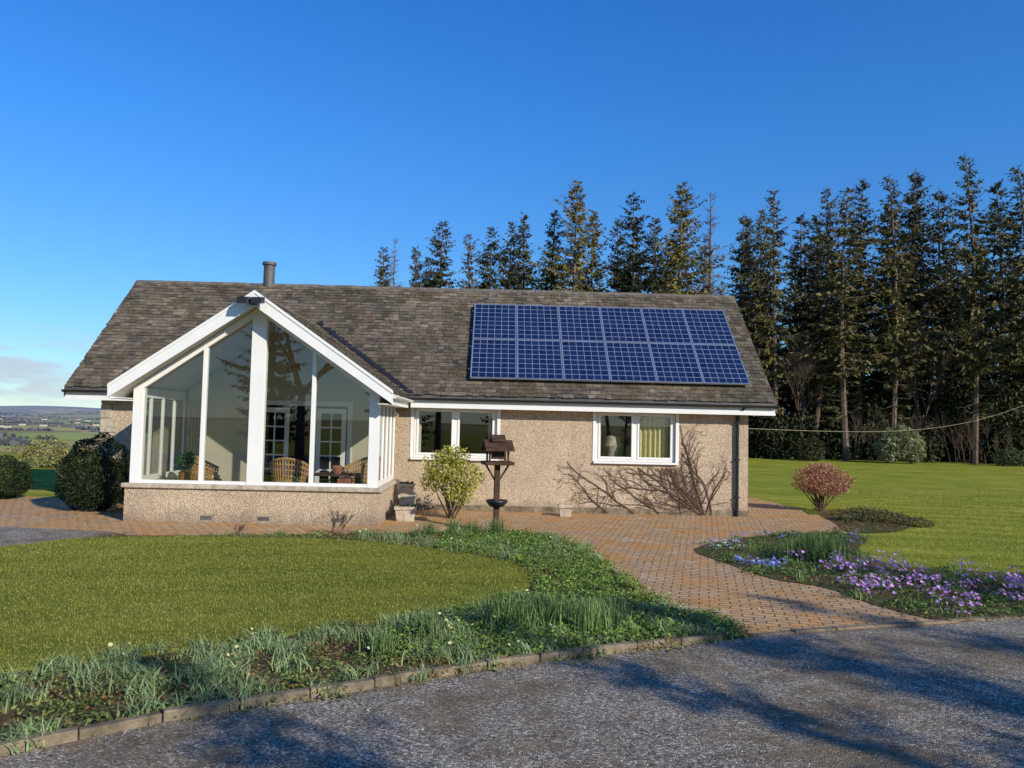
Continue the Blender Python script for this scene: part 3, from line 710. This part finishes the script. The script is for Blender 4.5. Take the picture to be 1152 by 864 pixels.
leafbush('variegated_shrub',[(-.18,0,.98,.44,.38,.34),(.24,.05,.82,.40,.34,.34),(-.02,0,1.22,.36,.3,.22),(-.34,0,.72,.28,.24,.24),(.14,-.1,.48,.32,.25,.22)],4200,.034,(.52,.46,.08),(.22,.26,.05),.35,shell=.3,stems=18,loc=(-1.12,15.1,0))
leafbush('clipped_evergreen_bush',[(0,0,.75,.62,.6,.72),(.1,-.1,.5,.62,.6,.5),(-.15,0,.6,.58,.5,.6)],16000,.028,(.02,.032,.012),(.035,.055,.018),.4,shell=.85,stems=8,loc=(-8.15,15.2,0))
leafbush('clipped_evergreen_bush',[(0,0,.45,.62,.5,.47),(.25,0,.4,.4,.45,.38)],9000,.028,(.02,.032,.012),(.04,.06,.02),.4,shell=.85,stems=6,loc=(-11.1,16.8,0))
leafbush('copper_leaved_shrub',[(-.22,0,.72,.45,.45,.32),(.3,0,.7,.45,.42,.33),(0,0,.92,.42,.35,.24),(0,-.2,.6,.55,.3,.25)],7500,.026,(.50,.22,.14),(.36,.20,.12),.35,shell=.4,stems=24,loc=(7.25,18.0,0))
leafbush('low_evergreen_shrub',[(0,0,.1,.45,.35,.22),(.4,.1,.1,.4,.3,.2)],2600,.025,(.09,.11,.035),(.17,.15,.06),.35,loc=(7.3,16.1,0))
leafbush('low_evergreen_shrub',[(0,0,.08,.35,.3,.16),(.3,-.3,.05,.35,.3,.14)],1800,.025,(.15,.15,.04),(.18,.12,.06),.35,loc=(7.9,15.9,0))
b=MB()
def twiggy(b,p,d,L,r,dep):
    q=p+d*L; b.cyl(p,q,r,r*.6,5,cap=False)
    if dep:
        for _ in range(3):
            dd=(d+Vector((R.uniform(-.6,.6),R.uniform(-.6,.6),R.uniform(-.1,.5)))).normalized(); twiggy(b,p.lerp(q,R.uniform(.5,1)),dd,L*.72,r*.6,dep-1)
for _ in range(5): twiggy(b,Vector((-2.8+R.uniform(-.1,.1),12.55,0)),Vector((R.uniform(-.5,.5),R.uniform(-.4,.4),1)).normalized(),.2,.01,3)
b.build('bare_shrub',[M['twig']])
b=MB()
for _ in range(4): twiggy(b,Vector((-4.2+R.uniform(-.2,.2),12.1,0)),Vector((R.uniform(-.5,.5),R.uniform(-.4,.4),1)).normalized(),.1,.007,3)
b.build('bare_shrub',[M['twig']])

# lawn blades
n=130000; P=scatter(lawnp,n); col=jit((.17,.205,.03),n,.42,(.30,.28,.06))
V,F,C=blades(P,rng.uniform(.010,.026,n),rng.uniform(.2,1,n),rng.uniform(.003,.006,n),col,.044,(0,1))
obj('lawn_grass_blades',npmesh('lg',V,F,C,[M['needle']]))
n=70000; P=scatter(rlawn,n,[sbedp,rbedp]); col=jit((.23,.26,.035),n,.4,(.37,.34,.07))
V,F,C=blades(P,rng.uniform(.015,.032,n),rng.uniform(.2,1,n),rng.uniform(.005,.009,n),col,0,(0,1))
obj('lawn_grass_blades',npmesh('lg2',V,F,C,[M['needle']]))

# bed planting
def clumps(cent,per,hr,wr,spread,colA,colB,lean=(.2,.9)):
    Ps=np.repeat(cent,per,0)+rng.normal(0,spread,(len(cent)*per,2)); n=len(Ps)
    sc=np.repeat(rng.uniform(.6,1.2,len(cent)),per)
    return blades(Ps,rng.uniform(hr[0],hr[1],n)*sc,rng.uniform(*lean,n),rng.uniform(*wr,n),np.clip(jit(colA,n,.3,colB)*np.repeat(rng.uniform(.75,1.2,len(cent)),per)[:,None],0,1),.012)
L=[]
c=scatter(bedp,700,[lawnp]); c=c[(c[:,1]<8.2)|(c[:,1]>10.5)]; c=c[c[:,0]>-4.7]
gap=(np.sin(c[:,0]*2.1+1)*np.cos(c[:,1]*2.6)>.66); c=c[~gap]
keep=rng.random(len(c))<np.where(c[:,1]>11.6,.35,1); c=c[keep]
L.append(clumps(c,40,(.07,.17),(.006,.011),.05,(.22,.30,.11),(.33,.41,.19),(.4,1.3)))
c2=np.array([(.15,6.95),(.45,7.1),(.7,7.3),(-.1,7.0),(1.0,7.5),(.4,7.45),(.75,6.95),(.95,7.15),(-.6,12.9),(-.9,12.9),(-.2,12.8),(-1.3,12.7),(-.7,6.6),(-1.0,6.2)])
L.append(clumps(c2,85,(.24,.38),(.009,.014),.075,(.11,.18,.05),(.22,.31,.10),(.05,.5)))
obj('daffodil_plants',npmesh('daf',*merge(L),[M['leaf']]))
def mound(poly,excl,n,spread,size,h,colA,colB,flt=None,per=60):
    c=scatter(poly,n,excl)
    if flt is not None: c=c[flt(c)]
    P=np.repeat(c,per,0)+rng.normal(0,spread,(len(c)*per,2)); d=np.linalg.norm(P-np.repeat(c,per,0),axis=1)
    z=.015+np.clip(h*np.repeat(rng.uniform(.5,1.2,len(c)),per)*np.exp(-(d/spread/1.4)**2)*rng.uniform(.4,1,len(P)),0,1)
    tint=np.repeat(rng.uniform(.6,1.35,len(c)),per)[:,None]
    return quads(np.column_stack([P,z]),rng.uniform(.6,1.3,len(P))*size,.45,np.clip(jit(colA,len(P),.3,colB)*tint,0,1),flat=.4)
L=[mound(bedp,[lawnp],850,.10,.02,.15,(.24,.34,.055),(.12,.20,.04),lambda c:(c[:,0]>-1.0)&(c[:,1]<12.9)&(c[:,1]>6.0)),
   mound(bedp,[lawnp],560,.09,.018,.08,(.22,.26,.07),(.12,.17,.045),lambda c:(c[:,0]>-5)),
   mound(bedp,[lawnp],120,.08,.015,.07,(.28,.11,.045),(.22,.16,.06),lambda c:(c[:,0]>-6)),
   mound(rbedp,[],380,.11,.02,.10,(.16,.24,.055),(.08,.14,.035)),
   mound(sbedp,[],40,.1,.02,.07,(.18,.16,.05),(.20,.13,.06))]
obj('groundcover_plants',npmesh('gc',*merge(L),[M['leaf']]))
c3=np.array([(4.05,11.1),(4.2,11.3),(4.35,11.1),(4.5,11.35),(4.25,10.9),(4.6,11.15),(4.75,11.3),(4.4,11.2)])
L=[clumps(c3,110,(.34,.48),(.008,.014),.085,(.09,.16,.05),(.17,.25,.07),(.05,.6))]
c4_=scatter(rbedp,110); L.append(clumps(c4_,30,(.06,.15),(.006,.01),.06,(.14,.23,.06),(.22,.30,.09)))
obj('strap_leaved_plants',npmesh('iris',*merge(L),[M['leaf']]))
def flowers(name,C,size,petcol,alt,npet=5,v=.2,matk='petal'):
    n=len(C); V=[];F=[];K=[]
    for i in range(n):
        c=Vector(C[i]); tilt=Matrix.Rotation(R.uniform(-.8,.8),3,'X')@Matrix.Rotation(R.uniform(-.8,.8),3,'Y'); s=size*R.uniform(.7,1.2); t=R.random(); g=R.uniform(1-v,1+v)
        cc=tuple(min(1,(a*(1-t)+b_*t)*g) for a,b_ in zip(petcol,alt)); a0=R.random()*6
        for k in range(npet):
            a=a0+2*math.pi*k/npet; da=.9*math.pi/npet
            q=[Vector((0,0,0)),Vector((math.cos(a-da),math.sin(a-da),.25))*s*.7,Vector((math.cos(a),math.sin(a),.3))*s,Vector((math.cos(a+da),math.sin(a+da),.25))*s*.7]
            o=len(V); V+=[tuple(c+tilt@x) for x in q]; F.append((o,o+1,o+2,o+3)); K+=[cc]*4
    return obj(name,npmesh(name,np.array(V),F,np.array(K),[M[matk]]))
def clustered(cent,per,spread,z0,z1):
    P=np.repeat(cent,per,0)+rng.normal(0,spread,(len(cent)*per,2)); return np.column_stack([P,rng.uniform(z0,z1,len(P))])
cc=scatter(rbedp,230); cc=cc[(cc[:,1]<10.9)&(cc[:,0]>3.9)&(cc[:,0]<11)]
flowers('purple_primula_flowers',clustered(cc,16,.08,.08,.2),.023,(.58,.24,.64),(.76,.46,.80),v=.35)
cc=scatter(rbedp,60); cc=cc[(cc[:,1]>12.2)]
flowers('blue_scilla_flowers',clustered(cc,14,.1,.05,.13),.018,(.16,.22,.75),(.28,.35,.85),v=.35)
flowers('blue_scilla_flowers',clustered(np.array([(3.35,10.45),(3.5,10.3),(3.2,10.7),(3.65,10.6)]),35,.08,.05,.12),.02,(.2,.28,.8),(.45,.5,.9))
flowers('white_crocus_flowers',clustered(np.array([(3.2,11.9),(3.45,12.1),(3.3,12.4),(3.6,12.5)]),25,.1,.04,.1),.02,(.7,.72,.8),(.6,.65,.8))
cc=c[rng.random(len(c))<.12]; cc=cc[cc[:,0]>-3.0]
flowers('yellow_daffodil_flowers',clustered(cc,3,.06,.10,.18),.018,(.80,.72,.22),(.85,.82,.5),6)
P=np.concatenate([scatter(bedp,2200,[lawnp]),scatter(np.array([(-3.5,4.6),(-1,5.6),(-1.2,6.6),(-3.2,5.8)]),600,[lawnp]),scatter(np.array(pav),1500)]); n=len(P)
obj('fallen_leaves',npmesh('fl',*quads(np.column_stack([P,rng.uniform(.016,.03,n)]),rng.uniform(.010,.024,n),.55,jit((.30,.13,.045),n,.4,(.38,.23,.11)),flat=.7),[M['leaf']]))
P=scatter(np.array(gp),60000); P=P[(P[:,1]>3)&(P[:,1]<9)&(np.abs(P[:,0])<7)][:6000]; n=len(P)
s=rng.uniform(.003,.008,n); base=np.array([(1,0,0),(0,1,0),(-1,0,0),(0,-1,0),(0,0,.8)])
th=rng.uniform(0,6.28,n); V=np.stack([np.stack([P[:,0]+s*(bx*np.cos(th)-by*np.sin(th)*.7),P[:,1]+s*(bx*np.sin(th)+by*np.cos(th)*.7),.004+s*bz],1) for bx,by,bz in base],1).reshape(-1,3)
F=np.concatenate([(np.arange(n)*5)[:,None]+np.array(t) for t in ((0,1,4),(1,2,4),(2,3,4),(3,0,4))])
obj('loose_gravel',npmesh('lgv',V,F,np.repeat(jit((.17,.145,.11),n,.4,(.58,.53,.44)),5,0),[foliage('gravel_stones',0,.9)]))

# ---------------------------------------------------------------- trees
def spruce(name,Hh=18,z0=.15,Lm=1.7,dens=1.,colA=(.035,.045,.017),colB=(.115,.10,.037),twl=.6,drop=.12,bare=.0,seed=1,wd=1.0):
    rg=np.random.default_rng(seed); b=MB()
    bend=rg.normal(0,.15,2)
    def ax(z): t=z/Hh; return np.array([bend[0]*math.sin(t*3)*1.2,bend[1]*math.sin(t*2.3)*1.2,z])
    for i in range(10):
        za,zb=Hh*i/10,Hh*(i+1)/10; b.cyl(ax(za),ax(zb),.19*(1-i/10)**.8+.012,.19*(1-(i+1)/10)**.8+.01,7,0,False)
    z=Hh*z0*.5; Q=[];QC=[]
    ph=rg.uniform(0,6.28,3)
    while z<Hh-.08:
        t=(z/Hh-z0)/(1-z0)
        prof=(min(1,.6+1.8*t) if t<.25 else 1)*(1-max(t,0))**.72*(1+.22*math.sin(z*1.7+ph[0])) if t>0 else .55
        nb=rg.integers(4,9)
        for _ in range(nb):
            a=rg.uniform(0,2*np.pi)
            if rg.random()<drop+(.4 if t<0 else 0)+.3*(math.sin(a*2+z*.8+ph[1])>.5): continue
            L=Lm*prof*rg.uniform(.45,1.3)*(1+.25*math.sin(a+ph[2]))+.18; up=rg.uniform(-.45,.0)+.6*max(t,0)**3
            d=np.array([math.cos(a),math.sin(a),0]); p0=ax(z+rg.uniform(-.1,.1))
            f=lambda s:p0+d*L*s+np.array([0,0,up*L*s+.26*L*s*s])
            b.cyl(f(0),f(.55),.022,.013,3,0,False); b.cyl(f(.55),f(1),.013,.004,3,0,False)
            if (t<0 and rg.random()<.7) or rg.random()<bare: continue
            n=int((L/.08+5)*dens); s=rg.uniform(.08,1.03,n)
            base=p0+np.outer(s,d)*L; base[:,2]+=up*L*s+.26*L*s*s; sd=np.array([-d[1],d[0],0])
            sg=rg.choice([-1,1],n)[:,None]; dirs=d*rg.uniform(.2,1,n)[:,None]+sd*sg*rg.uniform(.1,1,n)[:,None]+np.array([0,0,1])*rg.uniform(-1.1,.2,n)[:,None]
            dirs/=np.linalg.norm(dirs,axis=1)[:,None]; ln=(rg.uniform(.4,1.1,n)*twl*(1.1-.4*s)*(.45+.55*prof))[:,None]
            w=np.cross(dirs,rg.normal(size=(n,3))); w/=np.linalg.norm(w,axis=1)[:,None]; ww=ln*rg.uniform(.11,.26,n)[:,None]*wd
            Q.append(np.stack([base,base+dirs*ln*.45+w*ww,base+dirs*ln,base+dirs*ln*.45-w*ww],1))
            tt=rg.random((n,1))*.5+.5*rg.random(); QC.append((np.array(colA)*(1-tt)+np.array(colB)*tt)*rg.uniform(.6,1.35,(n,1)))
        z+=rg.uniform(.18,.35)
    nv=len(b.v); V=np.array(b.v); F=[list(f) for f in b.f]; mi=[0]*len(F)
    C=np.tile((.1,.08,.06),(nv,1))
    Q=np.concatenate(Q).reshape(-1,3); QC=np.repeat(np.concatenate(QC),4,0); m_=len(Q)//4
    F+=((np.arange(m_)*4)[:,None]+np.arange(4)+nv).tolist(); mi+=[1]*m_; V=np.concatenate([V,Q]); C=np.concatenate([C,QC])
    return npmesh(name,V,F,C,[M['bark'],M['needle']],mi)
VR={'A':spruce('sA',18,.05,2.6,1.1,seed=1),'B':spruce('sB',18,.12,2.4,1.05,drop=.13,seed=2),'C':spruce('sC',18,.20,2.3,.95,(.06,.052,.024),(.16,.115,.055),drop=.2,seed=3),
 'D':spruce('sD',18,.04,3.1,1.35,(.11,.095,.022),(.25,.19,.055),seed=4),'E':spruce('sE',18,.12,2.0,.45,(.18,.11,.065),(.24,.16,.09),.4,drop=.15,bare=.12,seed=5,wd=.6),
 'F':spruce('sF',18,.32,2.5,1.05,(.035,.042,.018),(.11,.09,.037),drop=.16,seed=6),'G':spruce('sG',18,.04,3.0,1.35,(.02,.03,.014),(.05,.052,.02),seed=7),'H':spruce('sH',18,.28,2.7,1.0,(.055,.058,.018),(.17,.135,.05),drop=.2,bare=.05,seed=8)}
T=[(-9.7,56,15.0,'C'),(-9.1,53,12.8,'A'),(-8,52,14.8,'E'),(-7.2,58,15.7,'B'),(-6.3,56,14.4,'A'),(-5.2,54,16.4,'B'),(-3.2,50,14.4,'C'),(-2.1,57,17.1,'A'),(-.6,53,16.2,'A'),(.9,56,17.8,'B'),(2.2,51,16.5,'B'),(3.8,50,18.0,'D'),(5.6,54,17.5,'D'),
(7.6,57,17.7,'B'),(7.9,50,17.5,'G'),(10.6,56,17.4,'B'),(10.7,50,18.0,'D'),(13.3,52,18.4,'E'),(16.4,57,17.9,'F'),(18.8,60,18.6,'C'),(17.9,52,18.4,'H'),(20.9,57,18.0,'F'),(20.7,53,18.7,'C'),(21.8,50,18.1,'H'),
(25,55,20.2,'F'),(25.2,51,19.4,'H'),(27.7,54,20.5,'F'),(30.7,57,20.8,'C'),(33.4,60,21.1,'F'),(30.1,50,20.5,'H'),(34.2,54,20.2,'F'),(32.9,49,19.4,'H'),(38,52,21,'F'),(41,56,20,'H'),(45,50,21,'F'),(49,55,20,'A'),(23.2,58,18.6,'B'),(28.8,60,20,'B'),(15,60,17,'C'),(-.0,61,15.3,'C'),(9.2,61,16.5,'A'),(12.2,58,16,'B')]
for X in np.arange(-9,14,2.0): T.append((X+R.uniform(-.7,.7),R.uniform(60,64),R.uniform(12,15)+max(0,X)*.12,R.choice('BCAF')))
for X in np.arange(15,56,2.0): T.append((X+R.uniform(-.8,.8),R.uniform(62,74),R.uniform(16,20.5),R.choice('BCFHAE')))
for X,Y,h,vv in T:
    o=obj('spruce_tree',VR[vv],None,(X,Y,float(hgt(X,Y))-.05)); s=h/18; w=s*R.uniform(.88,1.2); o.scale=(w,w,s); o.rotation_euler=(R.uniform(-.025,.025),R.uniform(-.035,.035),R.uniform(0,6.28))
bl=[]
for X in np.arange(12,60,1.0):
    for _ in range(2):
        h=R.uniform(1.0,2.2)*(1.0+.9*float(sst(20,30,X))); bl.append((X+R.uniform(-1,1),R.uniform(50.8,56),h*.7,R.uniform(.9,1.9),R.uniform(.9,1.5),h))
P,r_=blobpts(bl,90000,.6); P=P[P[:,2]>0]; n=len(P)
obj('shrub_border',npmesh('sb',*quads(P,rng.uniform(.08,.22,n),.5,jit((.02,.028,.012),n,.4,(.06,.065,.026))),[M['needle']]))
bl=[(X,60+R.uniform(-2,6),2.5,2.5,1.5,R.uniform(3.4,6.0)) for X in np.arange(8,62,1.5)]
P,r_=blobpts(bl,55000,.3); P=P[P[:,2]>0]; n=len(P)
obj('understory_thicket',npmesh('ut',*quads(P,rng.uniform(.15,.38,n),.45,jit((.033,.03,.017),n,.4,(.08,.058,.032))),[M['needle']]))
leafbush('rhododendron_bush',[(0,0,1.3,1.2,1,1.1),(.7,0,1.0,.9,.9,1),(-.7,0,.9,.8,.9,.9)],4500,.1,(.16,.19,.07),(.32,.32,.18),.4,shell=.7,loc=(24.2,48,0))
leafbush('rhododendron_bush',[(0,0,.5,1.0,.8,.6),(.9,0,.4,.8,.8,.5)],1600,.09,(.05,.08,.03),(.10,.13,.05),.4,shell=.7,loc=(31,48,0))
leafbush('rhododendron_bush',[(0,0,.7,1.0,.8,.8)],1500,.09,(.03,.045,.018),(.08,.07,.03),.4,shell=.7,loc=(19,49,0))
b=MB()
for _ in range(60): twiggy(b,Vector((R.uniform(22,40),R.uniform(49,50.5),0)),Vector((R.uniform(-.3,.3),R.uniform(-.3,.3),1)).normalized(),R.uniform(.8,1.8),.018,3)
b.build('bare_thicket',[M['palebark']])
wl=empty('washing_line'); b=MB(); A=Vector((6.2,20.5,1.9)); Bq=Vector((30,44,3.9)); pr=A
for i in range(1,25):
    t=i/24; q=A.lerp(Bq,t); q.z-=1.3*math.sin(math.pi*t)*.55; b.cyl(pr,q,.007,n=4,cap=False); pr=q
b.build('rope',[M['rope']],wl)
b=MB(); b.cyl((6.2,20.5,0),(6.2,20.5,1.95),.035); b.cyl((30,44,0),(30,44,4),.06,.05); b.build('posts',[M['concrete']],wl)

def baretree(name,Hh,seed,mt,up=.1,r0=.22):
    rr=random.Random(seed); b=MB()
    def g(p,d,L,r,dep):
        q=p+d*L; b.cyl(p,q,r,r*.68,5 if dep<4 else 8,cap=False)
        if dep:
            for i in range(rr.choice((2,3,3))):
                dd=(d+Vector((rr.uniform(-.65,.65),rr.uniform(-.65,.65),rr.uniform(-.25,.25)+up))).normalized(); g(q if i<2 else p.lerp(q,.6),dd,L*rr.uniform(.66,.86),r*.62,dep-1)
    g(Vector((0,0,0)),Vector((0,0,1)),Hh*.25,r0,7); me=bpy.data.meshes.new(name); me.from_pydata(b.v,[],b.f); me.materials.append(mt); return me
bt1=baretree('bt1',11,3,M['bark']); bt2=baretree('bt2',10,9,M['palebark'],.3,.12)
for X,Y,s in ((-3,-11,1.0),(6,-6.5,.6),(13,-4.5,.7),(-9,-9,1.1),(28,6,1)): o=obj('bare_tree',bt1,None,(X,Y,0)); o.scale=(s,)*3; o.rotation_euler=(0,0,X)
for X,Y,s in ((19.4,51.5,.8),(27.6,51.8,.9),(13.6,55,1.2)): o=obj('bare_tree',bt2,None,(X,Y,0)); o.scale=(s*.8,s*.8,s*1.1); o.rotation_euler=(0,0,X*1.7)
for X,Y,h,vv in ((9.4,-2.6,7.2,'H'),(6.2,-3.2,6.6,'F'),(12,-3.0,8.3,'H'),(15,-3.4,8.8,'F'),(18,-2.5,9.6,'H'),(20.5,-2,9.6,'C'),(24,-1,9.8,'C'),(21,-6,12.3,'H'),(16,-7,11,'B'),(27,1,10,'F'),(34,8,11,'H'),(33,3,12,'C'),(40,12,12,'F'),(-5,-16,14,'A'),(1,-18,15,'B'),(-12,-15,14,'G')):
    o=obj('spruce_tree',VR[vv],None,(X,Y,0)); s=h/18; o.scale=(s*.9,s*.9,s); o.rotation_euler=(0,0,R.uniform(0,6.28))

# distance at left
bl=[]
for X in np.arange(-60,-12,.9):
    Y=40+R.uniform(-3,5)-(X+30)*.2; z=float(hgt(X,Y)); h=R.uniform(.12,.4); bl.append((X,Y,z+h*.4,R.uniform(.6,1.2),.7,h))
P,r_=blobpts(bl,16000,.4); n=len(P)
obj('field_hedgerow',npmesh('fh',*quads(P,rng.uniform(.04,.1,n),.4,jit((.28,.18,.085),n,.4,(.26,.24,.08))),[M['leaf']]))
leafbush('field_bush',[(0,0,.4,.9,.7,.6),(.7,0,.3,.7,.6,.45)],2200,.06,(.36,.33,.11),(.20,.18,.07),.4,loc=(-16.2,27,0))
L=[]
for _ in range(85):
    rr=R.uniform(900,5200); a=rad(R.uniform(-48,-20)); X,Y=rr*math.sin(a),rr*math.cos(a); wdt=R.uniform(20,120)*rr/1500; 
    k_=90; px=X+rng.uniform(-wdt,wdt,k_); py=Y+rng.uniform(-6,6,k_); hh=rng.uniform(2,8,k_)
    hz=min(.75,.15+rr/5500); col=np.array((.08,.07,.035))*(1-hz)+np.array((.16,.19,.26))*hz  # aerial haze painted into the tree colour, stronger farther off
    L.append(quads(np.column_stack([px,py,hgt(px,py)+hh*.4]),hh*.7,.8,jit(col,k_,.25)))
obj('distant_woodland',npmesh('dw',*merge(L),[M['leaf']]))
b=MB()
for _ in range(24):
    rr=R.uniform(2000,3800); a=rad(R.uniform(-36,-28)); X,Y=rr*math.sin(a),rr*math.cos(a); z=float(hgt(X,Y)); w=R.uniform(5,9)
    b.box(X-w,X+w,Y-4,Y+4,z-1,z+4,0); b.prism([(X-w,Y-4.5,z+4),(X-w,Y+4.5,z+4),(X-w,Y,z+7)],(2*w,0,0),1)
b.build('distant_village',[M['cream'],M['metal']])

# ---------------------------------------------------------------- light
az=rad(180-45); el=rad(27)
sd_=Vector((math.sin(az)*math.cos(el),math.cos(az)*math.cos(el),math.sin(el)))
l=bpy.data.lights.new('sun','SUN'); l.energy=5.0; l.angle=rad(.5); l.color=(1,.93,.80); o=obj('sun',l); o.rotation_euler=sd_.to_track_quat('Z','Y').to_euler()
w=bpy.data.worlds.new('World'); S.world=w; w.use_nodes=True; nt=w.node_tree; bg=nt.nodes['Background']
sk=nt.nodes.new('ShaderNodeTexSky'); sk.sky_type='NISHITA'; sk.sun_disc=False; sk.sun_elevation=el; sk.sun_rotation=az; sk.air_density=1.0; sk.dust_density=0; sk.ozone_density=4.0
tc=nt.nodes.new('ShaderNodeTexCoord'); sx=nd(nt,'ShaderNodeSeparateXYZ',Vector=tc.outputs['Generated'])
tint=ramp(nt,sx.outputs[2],[(0,(.62,.74,.88)),(.12,(.50,.80,1.02)),(.35,(.34,.90,1.42)),(.6,(.22,.86,1.6))])
skc=mix(nt,1,sk.outputs[0],tint,'MULTIPLY')
mp=nd(nt,'ShaderNodeMapping',Vector=tc.outputs['Generated']); mp.inputs['Scale'].default_value=(4,4,22)
cn=noise(nt,mp.outputs[0],2.2,7,.6)
msk=mth(nt,'MULTIPLY',mrange(nt,sx.outputs[2],.0,.03),mrange(nt,sx.outputs[2],.11,.06))
msk=mth(nt,'MULTIPLY',msk,mrange(nt,sx.outputs[0],-.42,-.54))
msk=mth(nt,'MULTIPLY',msk,mrange(nt,cn,.38,.58,0,.75))
col=mix(nt,msk,skc,(4.2,4.6,5.2))
nt.links.new(col,bg.inputs[0]); bg.inputs[1].default_value=.13

cam=bpy.data.cameras.new('camera'); co=obj('camera',cam); cam.sensor_width=36; cam.lens=27.03; cam.clip_start=.05; cam.clip_end=30000
co.matrix_world=Matrix.Translation((0,0,1.85))@Matrix.Rotation(rad(93.05),4,'X')@Matrix.Rotation(rad(1.3),4,'Z')
S.camera=co
S.view_settings.view_transform='Standard'; S.view_settings.look='None'; S.view_settings.exposure=0
